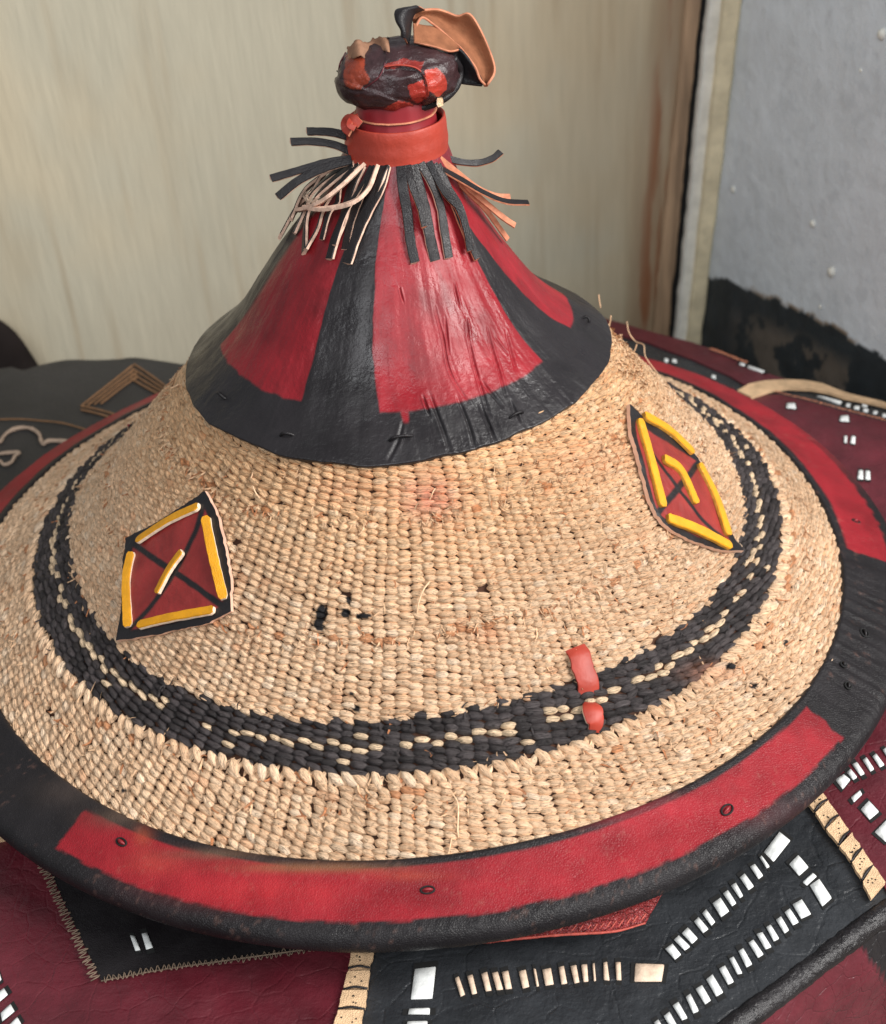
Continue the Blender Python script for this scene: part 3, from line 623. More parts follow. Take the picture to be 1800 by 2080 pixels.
ribbon('toggle',P,[nrm_cap(800,400)]*3,.0030,.0014,[M['yellowtog'] if 'yellowtog' in M else M['paleleather'],M['cutedge']],KN,n=8)
# torn tan edge of the wrapping on top
def crumple():
    P=[z1(x,y) for x,y in [(568,300),(575,262),(620,240),(680,250),(720,225),(775,208),(782,240),(800,262)]]
    a=catmull([at_y(x,y,-.004+.003*sin(i*2.1)) for i,(x,y) in enumerate(P)],50); b=a+np.array([0.001,-.007,-.0045])
    f=np.linspace(0,1,8)[:,None,None]; X=a[None]*(1-f)+b[None]*f; X=X+(fbm(X.reshape(-1,3)*260,3).reshape(8,50,1)-.5)*np.array([.001,.004,.004])
    o=mesh_np('torn_wrap',X.reshape(-1,3),gridF(50,8),M['wraptan'],KN); m=o.modifiers.new('t','SOLIDIFY'); m.thickness=.0009
M['wraptan']=mk('rubbed_leather',lin(138,100,76),.75,[(300,.0006,'n')],mottle=(160,.35))
crumple()
# --- flap of leather curling over the knob
def sheet(name,A,Bp,mats,parent,n=40,m=14,belly=0.,thick=.0011,wob=.0015,flip=True):
    a=catmull(A,n);b=catmull(Bp,n); f=np.linspace(0,1,m)[:,None,None]; X=a[None]*(1-f)+b[None]*f
    X=X+np.array([0,1.,-.5])*belly*np.sin(f*pi)+ (fbm(X.reshape(-1,3)*90,3).reshape(m,n,1)-.5)*wob*np.array([.3,1.,.5])*np.sin(f*pi)
    me=mesh_np(name,X.reshape(-1,3),gridF(n,m),mats,parent); s=me.modifiers.new('t','SOLIDIFY'); s.thickness=thick; s.offset=0; s.use_flip_normals=False; (me.data.flip_normals() if flip else None); s.material_offset=1 if len(mats)>1 else 0
    s.material_offset_rim=2 if len(mats)>2 else 0
    return me
Y=lambda l:[at_y(*z1(x,y),d) for x,y,d in l]
MS=[M['suede'],M['black'],M['salmon']]
o=sheet('leather_flap',Y([(935,100,.004),(960,62,.006),(1060,50,.010),(1120,64,.013),(1185,88,.012),(1248,74,.010),(1305,150,.008),(1372,300,.004),(1393,400,-.002),(1352,474,-.006)]),
             Y([(950,150,-.004),(985,98,-.002),(1040,130,.002),(1100,178,.004),(1160,232,.004),(1196,262,.002),(1238,312,-.002),(1285,380,-.006),(1308,440,-.008),(1338,474,-.008)]),MS,KN,belly=.006)
o['label']='suede inside of the curled leather flap'
sheet('leather_flap',Y([(938,130,-.004),(990,142,.000),(1060,155,.004),(1140,210,.005),(1192,262,.003)]),Y([(940,238,-.010),(1000,250,-.011),(1060,264,-.010),(1140,288,-.008),(1190,280,-.002)]),MS,KN,belly=.001)
sheet('leather_flap',Y([(905,250,-.006),(918,190,-.004),(925,120,-.003),(945,75,.000),(1000,52,.006)]),Y([(870,205,-.012),(868,165,-.012),(838,110,-.010),(842,58,-.006),(920,44,.000)]),[M['black'],M['suede'],M['salmon']],KN,belly=-.004,flip=False)
sheet('leather_flap',Y([(1140,292,-.004),(1190,272,-.001),(1240,320,-.003),(1290,392,-.006),(1330,470,-.008)]),Y([(1150,330,-.004),(1185,372,-.002),(1192,430,-.001),(1196,466,-.001),(1320,478,-.006)]),[M['black'],M['suede'],M['black']],KN,belly=.002)
# --- diamond patches
def basket5(t,s): return basket(t,s,.0048)
def on_b5(x,y,h): t,s,_=find(basket5,x,y,.002,SF-.0005); return basket(t,s,h)
def patch(label,E,strips,par,tilt_=.35,sw=.0050,edge=None):
    """E: four edge polylines (display px) from corner to corner: top-left, top-right ... Coons patch"""
    e=[catmull([(x,y,0) for x,y in l],30)[:,:2] for l in E]   # c0: T->R, d1: R->B, c1: L->B, d0: T->L
    c0,d1,c1,d0=e; u=np.linspace(0,1,30)[None,:,None]; v=np.linspace(0,1,30)[:,None,None]
    S=(1-v)*c0[None]+v*c1[None]+(1-u)*d0[:,None]+u*d1[:,None]-((1-u)*(1-v)*c0[0]+u*(1-v)*c0[-1]+(1-u)*v*c1[0]+u*v*c1[-1])
    ts=np.array([find(basket5,x,y,0.002,SF-.0005)[:2] for x,y in S.reshape(-1,2)])
    # refine by smoothing the lookup
    T=ts[:,0].reshape(30,30);Q=ts[:,1].reshape(30,30)
    def up(A):
        i=np.linspace(0,29,88); B=np.stack([np.interp(i,np.arange(30),A[:,k]) for k in range(30)],1); return np.stack([np.interp(i,np.arange(30),r) for r in B],0)
    for _ in range(2):
        for A in (T,Q): A[1:-1,1:-1]=(A[1:-1,1:-1]*2+A[:-2,1:-1]+A[2:,1:-1]+A[1:-1,:-2]+A[1:-1,2:])/6
    T,Q=up(T),up(Q); n=88
    hn=(fbm(np.stack([T*12,Q*60,0*T],-1),3)-.5)*.002
    top=basket(T,Q,.0050+hn); bot=basket(T,Q,.0026+hn*.6)
    uu,vv=np.meshgrid(np.linspace(0,1,n),np.linspace(0,1,n)); bd=np.minimum(np.minimum(uu,1-uu),np.minimum(vv,1-vv))
    jn=(fbm(np.stack([T*40,Q*200,0*T],-1),3)-.5)
    inner=sst(.075,.095,bd+jn*.02); l1=sst(.030,.018,np.abs(uu-vv)/1.41+jn*.01); l2=sst(.030,.018,np.abs(uu+vv-1)/1.41+jn*.01)
    k=(inner*(1-np.maximum(l1,l2)))[...,None]; nn=fbm(np.stack([T*30,Q*150,0*T+1],-1),4)[...,None]
    c=BLACK*.8*(1-k)+par*(.75+.5*nn)*k
    V=np.concatenate([top.reshape(-1,3),bot.reshape(-1,3)]); col=np.concatenate([c.reshape(-1,3),np.tile(lin(222,176,150),(n*n,1))])
    F1=gridF(n,n); F2=F1[:, ::-1]+n*n
    ring=np.concatenate([np.arange(n),np.arange(1,n)*n+n-1,(n-1)*n+np.arange(n-2,-1,-1),np.arange(n-2,0,-1)*n])
    r2=np.roll(ring,-1)
    # separate rim vertices for a pale cut edge
    Vr=np.concatenate([V[ring],V[ring+n*n]]); m=len(ring); k0=len(V); V=np.concatenate([V,Vr]); col=np.concatenate([col,np.tile(lin(226,184,160) if par[0]<.3 else lin(196,128,92),(2*m,1))])
    i=np.arange(m);j=(i+1)%m; F3=np.stack([k0+i,k0+m+i,k0+m+j,k0+j],-1)
    o=mesh_np('diamond_patch',V,[F1[:, ::-1],F2[:, ::-1],F3],M['dyed'],HAT,col,sharp=50); o['label']=label
    for l in strips:
        P=[on_b5(x,y,.0052) for x,y in l]; Nn=[nrm_basket(x,y) for x,y in l]
        Nn=[n-unit(np.cross(P[-1]-P[0],n))*tilt_*(1 if np.cross(P[-1]-P[0],n)[2]<0 else -1) for n in Nn]; ribbon('yellow_strip',P,Nn,sw,.0022,[M['yellow'],edge or M['cutedge']],o,n=30,wprof=lambda u:np.clip(np.minimum(u,1-u)*14+.55,0,1))
zA=lambda l:[((200+x/5.973)/PX,(980+y/5.973)/PX) for x,y in l]
patch('dark red diamond patch with straight yellow strips',
 [zA([(1300,100),(1450,430),(1530,760),(1600,1130),(1610,1560)]),zA([(1610,1560),(1350,1700),(1100,1760),(700,1850),(220,1925)]),zA([(340,680),(300,1000),(280,1350),(262,1650),(220,1925)]),zA([(1300,100),(1000,300),(700,480),(340,680)])],
 [zA([(500,720),(880,470),(1245,300)]),zA([(1310,420),(1400,880),(1525,1430)]),zA([(430,850),(362,1200),(375,1770)]),zA([(500,1750),(900,1655),(1420,1550)]),zA([(1050,850),(890,1060),(745,1350)])],lin(138,44,42))
zB=lambda l:[((1200+x/2.958)/PX,(550+y/2.958)/PX) for x,y in l]
patch('brighter red diamond patch with warped yellow strips',
 [zB([(232,800),(320,885),(460,985),(600,1080),(650,1140)]),zB([(650,1140),(750,1350),(840,1560),(925,1680)]),zB([(395,1470),(470,1550),(620,1630),(780,1685),(925,1690)]),zB([(232,800),(240,960),(300,1180),(350,1360),(395,1470)])],
 [zB([(310,875),(460,965),(605,1100)]),zB([(282,900),(345,1130),(428,1425)]),zB([(640,1165),(740,1370),(818,1600)]),zB([(450,1490),(640,1560),(830,1660)]),zB([(425,1130),(530,1210),(625,1405)])],lin(136,46,42),0.,.0058,M['yelside'])
# --- red leather tie
o=ribbon('red_tie',[on_basket(1163,1312,.0004),on_basket(1167,1328,.0026),on_basket(1175,1355,.0030),on_basket(1184,1382,.0024),on_basket(1188,1402,-.0004)],[nrm_basket(1175,1355)]*5,.0112,.0016,[M['tie'] if 'tie' in M else M['orange'],M['orange']],HAT,n=24)
o['label']='longer piece of red leather tie'
ribbon('red_tie',[on_basket(1192,1428,.0002),on_basket(1192,1440,.0034),on_basket(1197,1456,.0036),on_basket(1200,1466,.0026),on_basket(1202,1476,-.0004)],[nrm_basket(1195,1455)]*5,.0098,.0018,[M['orange'],M['cutedge']],HAT,n=20,wprof=lambda u:.5+.5*np.sin(np.clip(u*1.1,0,1)*pi*.8+.4))
# --- long loose straws
def strand(P,r=.00035): tube('loose_straw',P,r,M['strand'],HAT,n=40,k=6)
strand([at_y(1268,650,.135),at_y(1272,672,.13),at_y(1285,690,.128),at_y(1302,698,.12),at_y(1306,722,.11),at_y(1335,762,.10),at_y(1362,800,.09)],.0003)
strand([on_basket(868,1175,.001),on_basket(858,1195,.0035),on_basket(848,1220,.0035),on_basket(842,1245,.001)],.0004)
strand([on_basket(912,1600,.001),on_basket(924,1630,.0035),on_basket(928,1680,.0032),on_basket(926,1695,.001)],.00045)
strand([on_basket(905,1730,.001),on_basket(910,1715,.003),on_basket(912,1690,.001)],.0004)
for x0,y0,dx,dy,y in ((1215,622,-4,-26,.11),(1232,660,4,-22,.10),(1282,712,6,-16,.08),(1250,690,8,-14,.09),(390,778,8,-14,.02),(345,785,16,-8,.0),(870,1010,10,-20,None),(530,1010,-10,-24,None)):
    if y is None: P=[on_basket(x0,y0,.001),on_basket(x0+dx*.5,y0+dy*.5,.004),on_basket(x0+dx,y0+dy,.004)]
    else: P=[at_y(x0,y0,y),at_y(x0+dx*.6,y0+dy*.5,y),at_y(x0+dx,y0+dy,y)]
    strand(P,.00035)

# ------------------------------------------------------------ leather pouf under the hat
POUF=empty('leather_pouf','patchwork leather pouf in black and burgundy under the straw hat','pouf',(0,-.05,-.2))
POUF_M=Matrix.Translation((0,.05,.2))
def Hs(x,y): return .0012*(mnoise.noise(Vector((x*14,y*14,.3)))+.5*mnoise.noise(Vector((x*38,y*38,1.3))))
def flat(name,poly,z,th,mat,parent,px=True,cell=.009,round_=.0006,loc0=None):
    """a thin sheet of leather cut to a polygon and laid over the cushion"""
    P=[at_z(x,y,0) for x,y in poly] if px else [np.array([*p,0.]) for p in poly]
    bm=bmesh.new(); vs=[bm.verts.new((p[0],p[1],0)) for p in P]; f=bm.faces.new(vs)
    if f.normal.z<0 or sum((P[i][0]*P[(i+1)%len(P)][1]-P[(i+1)%len(P)][0]*P[i][1]) for i in range(len(P)))<0: bmesh.ops.reverse_faces(bm,faces=[f])
    if cell:
        xs=[p[0] for p in P];ys=[p[1] for p in P]
        for k in np.arange(ceil(min(xs)/cell)*cell,max(xs),cell): bmesh.ops.bisect_plane(bm,geom=bm.verts[:]+bm.edges[:]+bm.faces[:],plane_co=(k,0,0),plane_no=(1,0,0))
        for k in np.arange(ceil(min(ys)/cell)*cell,max(ys),cell): bmesh.ops.bisect_plane(bm,geom=bm.verts[:]+bm.edges[:]+bm.faces[:],plane_co=(0,k,0),plane_no=(0,1,0))
    be=[e for e in bm.edges if e.is_boundary]
    r=bmesh.ops.extrude_edge_only(bm,edges=be); low=[v for v in r['geom'] if isinstance(v,bmesh.types.BMVert)]; ls=set(low)
    for v in bm.verts: v.co.z=z+Hs(v.co.x,v.co.y)+(-th if v in ls else 0)
    for f in bm.faces: f.smooth=True
    me=bpy.data.meshes.new(name); bm.normal_update(); bm.to_mesh(me); bm.free(); me.set_sharp_from_angle(angle=radians(40)); me.materials.append(mat)
    o=bpy.data.objects.new(name,me); COL.objects.link(o)
    if parent: setpar(o,parent)
    return o
def setpar(o,p):
    o.parent=p; root=p
    while root.parent: root=root.parent
    if p.parent is None: o.matrix_parent_inverse=Matrix.Translation(root.location).inverted()
# outline of the cushion on the ground plane
back=[(1233,652),(1300,674),(1412,707),(1500,741),(1600,772),(1700,799),(1800,833),(1900,880)]
out=[(.2087,-.2680),(.128,-.3205),(.0,-.394),(-.13,-.462),(-.34,-.44),(-.44,-.15),(-.40,.20),(-.22,.35),(.10,.375)]+[tuple(at_z(x/1.0,y/1.0,0)[:2]) for x,y in back]+[(.47,.05),(.49,-.12),(.36,-.22)]
def outline(n=1400):
    P=np.array([(x,y,0.) for x,y in out]); P=np.vstack([P,P[:1]]); seg=np.linalg.norm(np.diff(P,axis=0),axis=1); cs=np.concatenate([[0],np.cumsum(seg)]); d=np.linspace(0,cs[-1],n+1)[:-1]
    Q=np.stack([np.interp(d,cs,P[:,k]) for k in range(3)],-1)
    for _ in range(2): Q=(Q+np.roll(Q,1,0)+np.roll(Q,-1,0))/3
    return Q
OL=outline(); nO=len(OL); tn=unit(np.roll(OL,-1,0)-np.roll(OL,1,0)); on=np.stack([tn[:,1],-tn[:,0],0*tn[:,0]],-1)
if ((OL-OL.mean(0))*on).sum()<0: on=-on
def sidewall():
    rings=[(-.012,-.0008),(-.004,-.0010),(0,-.004),(.0015,-.010),(.008,-.03),(.014,-.07),(.015,-.11),(.010,-.16),(0,-.2)]
    V=[];C=[]
    for d,z in rings:
        w=.004*np.array([mnoise.noise(Vector((p[0]*25,p[1]*25,z*20))) for p in OL])*(1 if z<-.02 else 0)
        V.append(OL+on*(d+w)[:,None]+np.array([0,0,z]))
    V=np.array(V); f=np.linspace(0,len(rings)-1,50); i0=np.minimum(f.astype(int),len(rings)-2); V=(V[i0]*(1-(f-i0))[:,None,None]+V[i0+1]*(f-i0)[:,None,None]).reshape(-1,3); q=disp(V); cc=np.tile(BURG*1.15,(len(V),1)); 
    m=(q[:,0]-(q[:,1]-1914)*.71>1740); cc[m]=BLACK*.8
    o=mesh_np('side_panel',V,gridF(nO,50,True),M['sidel'],None,cc); setpar(o,POUF); return o
M['sidel']=mk('side_leather',None,.36,[(26,.002,'n'),(70,.0014,'n'),(90,.0002,'c'),(300,.0003,'n')],mottle=(50,.25),roughvar=.12)
sidewall()
top=flat('top_leather',[tuple(p[:2]) for p in OL[::10]],0.0,.001,M['crackle'],POUF,px=False,cell=.012)
# rolled piping along the front edge
def piping(a,b,name='piping'):
    seg=[i for i in range(nO) if a(OL[i])]; 
    P=np.array([OL[i]+on[i]*.001+np.array([0,0,-.0035]) for i in seg]); j=np.argmax(np.linalg.norm(np.diff(P,axis=0),axis=1)); 
    if np.linalg.norm(P[j+1]-P[j])>.05: P=np.roll(P,-(j+1),0)
    n=600; o=tube(name,P[::14],.0058,M['pipel'],None,n=n,k=14,jit=.10); setpar(o,POUF); return o
M['pipel']=mk('piping_leather',BLACK*.8,.3,[(320,.0012,'n'),(90,.0012,'n')],mottle=(60,.3),roughvar=.1)
piping(lambda p:p[1]<-.10 and p[0]>-.30,None)
# patchwork panels (picture positions looked up on the cushion top)
bl=flat('front_panel',[(-140,1560),(60,1560),(300,1760),(560,1850),(745,1880),(728,1925),(690,2110),(620,2250),(-160,2250)],.0012,.0013,M['burg'],POUF)
bl['label']='burgundy leather panel at the front left'
tri=flat('corner_applique',[(40,1640),(75,1703),(140,1850),(206,1988),(330,1965),(520,1938),(738,1908),(765,1860),(500,1780),(200,1640)],.0024,.0013,M['black'],POUF); tri['label']='black leather corner laid over the burgundy panel'
rp=flat('side_top_panel',[(1600,1560),(1648,1600),(1700,1675),(1790,1800),(1815,1850),(1960,1800),(1960,1300),(1700,1400)],.0012,.0013,M['burg'],POUF); rp['label']='burgundy leather panel at the right, wrinkled and shiny'
zC=lambda l:[((1200+x/2.987)/PX,(600+y/2.987)/PX) for x,y in l]
bp_=flat('back_panel',zC([(850,560),(960,640),(1060,610),(1150,606),(1300,640),(1500,700),(1800,778),(2100,850),(2100,1700),(1500,1500),(1100,1000)]),.0012,.0013,M['burg2'] if 'burg2' in M else M['burg'],POUF); bp_['label']='burgundy leather panel behind the hat'
zr=flat('edge_panel',zC([(60,130),(100,150),(330,215),(620,290),(760,345),(940,430),(1060,475),(1240,530),(1100,560),(980,580),(850,500),(600,390),(330,285),(150,240),(60,200)]),.0012,.0013,M['burg'],POUF); zr['label']='dull burgundy strip along the back edge'
# cream strips over the seams
def seam_strip(L,Rr,nseg,gaps=True,label=None):
    a=catmull([at_z(x,y,0) for x,y in L],nseg+1); b=catmull([at_z(x,y,0) for x,y in Rr],nseg+1)
    for i in range(nseg):
        g=.10 if gaps else .0
        p0,p1=a[i]*(1-g)+a[i+1]*g,a[i]*g*.3+a[i+1]*(1-g*.3); q0,q1=b[i]*(1-g)+b[i+1]*g,b[i]*g*.3+b[i+1]*(1-g*.3)
        nx=5; e1=[p0*(1-u)+p1*u+rng.normal(0,.00022,3)*[1,1,0] for u in np.linspace(0,1,nx)]; e2=[q1*(1-u)+q0*u+rng.normal(0,.00022,3)*[1,1,0] for u in np.linspace(0,1,nx)]
        o=flat('seam_strip_piece',[tuple(p[:2]) for p in e1+e2],.0034,.0022,M['paleleather'],POUF,px=False,cell=.006)
        for k in range(rng.integers(3,6)):
            u,v=rng.uniform(.2,.8),rng.uniform(.2,.8); c=(p0*(1-u)+p1*u)*(1-v)+(q0*(1-u)+q1*u)*v
            tube('punched_hole',[c+[0,0,.0034+Hs(c[0],c[1])-.0002],c+[.0004,.0002,.0036+Hs(c[0],c[1])]],.00042,M['slit'],o,n=3,k=6)
            o.children[-1].matrix_parent_inverse=Matrix.Translation(POUF.location).inverted()@Matrix.Translation(POUF.location)
        if gaps and i<nseg-1:
            c0,c1=a[i+1],b[i+1]; t=tube('cross_stitch',[c0+[0,0,.0030],(c0+c1)/2+[0,0,.0046],c1+[0,0,.0030]],.00065,M['black'],None,n=12,k=6); setpar(t,POUF)
zD=lambda l:[((1500+x/3.452)/PX,(1350+y/3.452)/PX) for x,y in l]
seam_strip(zD([(440,950),(500,1010),(560,1110),(640,1220),(740,1350),(830,1490),(925,1680)]),zD([(540,870),(590,930),(650,1030),(730,1130),(830,1280),(940,1440),(1025,1560)]),6)
zE=lambda l:[((650+x/2.389)/PX,(1650+y/2.389)/PX) for x,y in l]
seam_strip(zE([(185,590),(165,650),(130,830),(95,960),(70,1060),(40,1180)]),zE([(290,590),(272,660),(240,800),(225,950),(200,1060),(170,1180)]),6)
arch=flat('arched_strip',zC([(888,600),(960,560),(1060,540),(1180,530),(1290,536),(1400,558),(1540,612),(1640,640),(1760,668),(1900,710),(1900,732),(1760,692),(1640,664),(1530,642),(1440,610),(1330,590),(1200,582),(1110,594),(1030,620),(972,642)]),.0036,.0024,M['paleleather'],POUF,cell=.006); arch['label']='curved pale strip near the back edge'
stub=flat('seam_strip_piece',[(-40,1650),(0,1668),(12,1675),(24,1690),(14,1706),(-10,1712),(-50,1700)],.0034,.0022,M['paleleather'],POUF,cell=.006)
# woven lace segments: each a small bulging piece with a dark slit round it
def lace_seg(p,mat=None,sl=True):
    """p: four corners in picture px, clockwise"""
    Q=[at_z(x,y,0) for x,y in p]; c=sum(Q)/4; hz=Hs(c[0],c[1])
    n=5; V=[]
    K_=[0,.07,.35,.65,.93,1]; n=6; u,v=np.meshgrid(K_,K_); u=u.ravel();v=v.ravel()
    Qj=[q_+rng.normal(0,.00022,3)*np.array([1,1,0]) for q_ in Q]; Q=Qj; X=((1-u)*(1-v))[:,None]*Q[0]+(u*(1-v))[:,None]*Q[1]+(u*v)[:,None]*Q[2]+((1-u)*v)[:,None]*Q[3]
    bul=np.minimum(1,np.minimum(np.minimum(u,1-u),np.minimum(v,1-v))/.07)
    X[:,2]=zl+hz+.0004+.0006*bul+.0005*np.sin(u*pi)*np.sin(v*pi)-.0010*(bul==0)
    o=mesh_np('lace_segment',X,gridF(n,n),mat or M['white'],None); setpar(o,POUF)
    if sl:
        la=Q[1]-Q[0] if np.linalg.norm(Q[1]-Q[0])>np.linalg.norm(Q[2]-Q[1]) else Q[2]-Q[1]; la=unit(la); ex=rng.uniform(.0008,.0022)
        S=[c+(q-c)+unit(q-c)*.0006+la*np.sign(np.dot(q-c,la))*ex+np.array([0,0,zl+hz+.00035]) for q in Q]
        s=mesh_np('slit',np.array(S),np.array([[0,1,2,3]]),M['slit'],None,smooth=False); setpar(s,POUF)
def row(p0,p1,q0,q1,fr,ws,mat=None):
    """pieces between line p0-p1 (near ends) and q0-q1 (far ends) at fractions fr with widths ws"""
    for f,w in zip(fr,ws):
        g=lambda a,b,t:(a[0]*(1-t)+b[0]*t,a[1]*(1-t)+b[1]*t)
        j=rng.normal(0,.002)
        lace_seg([g(p0,p1,f-w/2+j),g(q0,q1,f-w/2+j),g(q0,q1,f+w/2+j),g(p0,p1,f+w/2+j)],mat)
zl=0.0
zF=lambda x,y:((1200+x/2.353)/PX,(1200+y/2.353)/PX)
def segs(z,L,mat=None):
    for s in L: lace_seg([z(*p) for p in s],mat)
def bars(z,L,mat=None):
    """L: (x0,y0 top end centre, x1,y1 bottom end centre, width)"""
    for x0,y0,x1,y1,w in L:
        d=np.array([x1-x0,y1-y0],float); d/=np.linalg.norm(d); nx,ny=-d[1]*w/2,d[0]*w/2
        if False: pass
        # the ends follow the row direction
        lace_seg([z(x0+nx,y0+ny),z(x0-nx,y0-ny),z(x1-nx,y1-ny),z(x1+nx,y1+ny)],mat)
bars(zF,[(808,1270,850,1328,16),(772,1312,812,1375,30),(722,1362,768,1428,34),(682,1405,720,1470,24),(640,1442,688,1508,26),(598,1482,645,1555,50),(540,1535,588,1600,28),(500,1572,553,1632,34),(446,1625,500,1680,38),(408,1660,462,1718,34),(372,1702,418,1758,42)])
segs(zF,[[(905,1148),(962,1195),(875,1305),(822,1252)],[(990,1262),(1045,1325),(1000,1372),(950,1310)],[(1062,1352),(1080,1372),(1032,1420),(1010,1402)],[(1088,1378),(1128,1420),(1158,1478),(1108,1520),(1040,1410)]][:3])
segs(zF,[[(1088,1378),(1157,1478),(1110,1520),(1042,1412)]])
bars(zF,[(985,1490,1032,1568,52),(938,1530,982,1602,30),(894,1568,940,1642,32),(845,1604,890,1678,28),(804,1640,848,1720,32),(762,1676,812,1755,32),(714,1718,758,1800,32),(672,1755,714,1838,26),(626,1800,672,1885,32),(566,1845,618,1935,44),(512,1894,560,1975,36),(462,1940,508,2025,30),(400,1978,450,2060,34),(358,2025,405,2100,30),(310,2062,355,2140,26),(270,2090,310,2170,24)])
G=lambda x,y:((650+x/2.389)/PX,(1650+y/2.389)/PX)
segs(G,[[(460,755),(568,742),(548,915),(436,915)],[(430,962),(540,955),(535,988),(424,990)],[(420,1022),(530,1020),(520,1090),(412,1095)]])
bars(G,[(662,806,692,898,22),(728,798,752,892,26),(795,786,822,878,32),(848,780,872,870,28),(902,774,920,864,36),(980,766,1000,856,38),(1042,762,1058,850,14),(1100,756,1114,842,42),(1172,746,1186,835,28),(1230,740,1242,830,30),(1280,735,1292,826,26),(1328,730,1334,820,11),(1386,728,1392,820,26),(1448,728,1452,818,26)],M['tanlace'])
segs(G,[[(1528,730),(1678,738),(1662,830),(1526,826)]],M['tanlace'])
zl=.0012
Dz=lambda x,y:((1500+x/3.452)/PX,(1350+y/3.452)/PX)
segs(Dz,[[(738,780),(790,830),(732,895),(668,826)],[(780,748),(832,808),(805,828),(752,772)],[(852,900),(870,930),(812,985),(782,955)],[(912,968),(988,1048),(918,1110),(850,1030)],[(1036,1100),(1110,1190),(1030,1270),(948,1190)]])
bars(Dz,[(812,706,872,795,34),(880,672,942,758,34),(950,642,1010,728,34),(1020,600,1080,690,34),(1090,560,1150,650,34)])
zC1=lambda x,y:((1200+x/2.987)/PX,(600+y/2.987)/PX)
segs(zC1,[[(1185,662),(1240,660),(1248,698),(1182,692)],[(1512,745),(1566,742),(1570,782),(1506,776)],[(1535,866),(1556,870),(1552,912),(1530,908)],[(1578,868),(1602,872),(1600,918),(1572,914)],[(1622,1072),(1652,1074),(1650,1130),(1616,1126)],[(1662,1076),(1694,1078),(1694,1134),(1658,1130)]])
zl=0.0
segs(zC1,[[(1362,612),(1400,618),(1532,650),(1520,668),(1380,630)][:4],[(1548,660),(1580,664),(1572,684),(1544,680)],[(1598,676),(1636,682),(1628,702),(1594,696)],[(1656,692),(1690,700),(1684,718),(1650,712)],[(1712,706),(1746,712),(1738,730),(1706,726)],[(1770,724),(1800,730),(1792,748),(1764,742)],[(1830,740),(1862,748),(1850,764),(1822,758)],[(1640,668),(1680,676),(1680,686),(1640,680)],
    [(446,384),(474,390),(468,412),(440,404)],[(496,386),(524,392),(520,414),(492,406)],[(734,482),(764,492),(758,514),(730,504)]])
zl=.0012
segs(zC1,[[(950,434),(1062,474),(1040,482),(948,452)],[(905,420),(938,432),(932,444),(900,432)]])
zl=.0024
H3=lambda x,y:((x/2.389)/PX,(1400+y/2.389)/PX)
segs(H3,[[(636,1214),(662,1214),(688,1288),(662,1294)],[(690,1202),(722,1200),(746,1276),(716,1284)],[(1066,1150),(1090,1150),(1106,1206),(1084,1214)],[(1124,1150),(1152,1160),(1168,1200),(1140,1208)],[(508,990),(530,1000),(540,1012),(514,1016)]])
zl=.0012
segs(lambda x,y:((x/4.313)/PX,(1600+y/4.313)/PX),[[(-60,1690),(0,1640),(20,1700),(-50,1760)],[(-60,1850),(45,1760),(78,1830),(-50,1940)],[(0,1990),(100,1905),(132,1965),(20,2065)],[(60,2110),(165,2010),(190,2080),(90,2180)]])
# zigzag stitching round the black corner piece
def zigzag(L,n,w,z,mat,name='zigzag_stitching',r=.00032):
    P=catmull([at_z(x,y,0) for x,y in L],n); T=unit(np.gradient(P,axis=0)); S=np.stack([-T[:,1],T[:,0],0*T[:,0]],-1)
    Q=P+S*(w*np.where(np.arange(n)%2,1,-.1))[:,None]+rng.normal(0,.00035,P.shape)*[1,1,0]; Q[:,2]=z+np.array([Hs(p[0],p[1]) for p in Q])
    m=[];o=tube(name,Q,r,mat,None,n=n*3,k=5); setpar(o,POUF)
zigzag([(70,1700),(140,1850),(204,1984)],78,-.0042,.0030,M['thread'])
zigzag([(212,1984),(330,1962),(520,1935),(738,1906)],96,-.0036,.0030,M['thread'],r=.00026)
t=tube('edge_thread',[np.array(at_z(x,y,0))+[0,0,.0022] for x,y in [(206,1990),(330,1967),(520,1940),(738,1910)]],.0004,M['thread'],None,n=60,k=5); setpar(t,POUF)
zigzag(zC([(1110,602),(1300,646),(1500,705),(1800,785)]),120,.0012,.0030,M['burgthr'] if 'burgthr' in M else M['salmon'],r=.00028)
zigzag(zC([(720,345),(800,375),(940,430)]),34,.0022,.0030,M['salmon'],r=.0005)
# ------------------------------------------------------------ dark leather bag behind on the left
BAG=empty('leather_bag','dark leather bag with pale cord curls and tan diamond lines behind the hat','bag',(-.25,.2,0))
BZh=.016
def bag():
    sil=[(-500,770),(-260,758),(-120,752),(0,745),(22,742),(47,748),(78,739),(134,728),(195,728),(240,726),(273,723),(335,731),(388,739),(470,748),(560,770)]
    A=catmull([at_z(x,y,BZh) for x,y in sil],160); rows=[]
    for f in np.linspace(0,1,60): 
        P=A.copy(); P[:,1]=A[:,1]*(1-f)+(-.02)*f; rows.append(P)
    G_=np.array(rows); G_[...,2]=BZh+.0045*(fbm(G_.reshape(-1,3)*14,3).reshape(60,160)-.5)*np.linspace(.2,1,60)[:,None]
    backr=[A+np.array([0,d,z]) for d,z in ((.004,-.003),(.006,-.010),(.004,-.04),(.0,-.09))]
    X=np.concatenate([np.array(backr[::-1]),G_]); 
    o=mesh_np('bag_body',X.reshape(-1,3),gridF(160,len(X))[:, ::-1],M['bagl'],None); setpar(o,BAG)
M['bagl']=mk('bag_leather',lin(42,41,41),.6,[(20,.003,'n'),(500,.0004,'v')],mottle=(20,.25))
M['tanth']=mk('tan_cord',lin(124,90,60),.8,[(900,.0004,'n')],mottle=(200,.2))
M['creamth']=mk('cream_cord',lin(176,152,132),.8,[(600,.0012,'n')],mottle=(300,.2))
bag()
H4=lambda l:[((x/3.584)/PX,(550+y/3.584)/PX) for x,y in l]
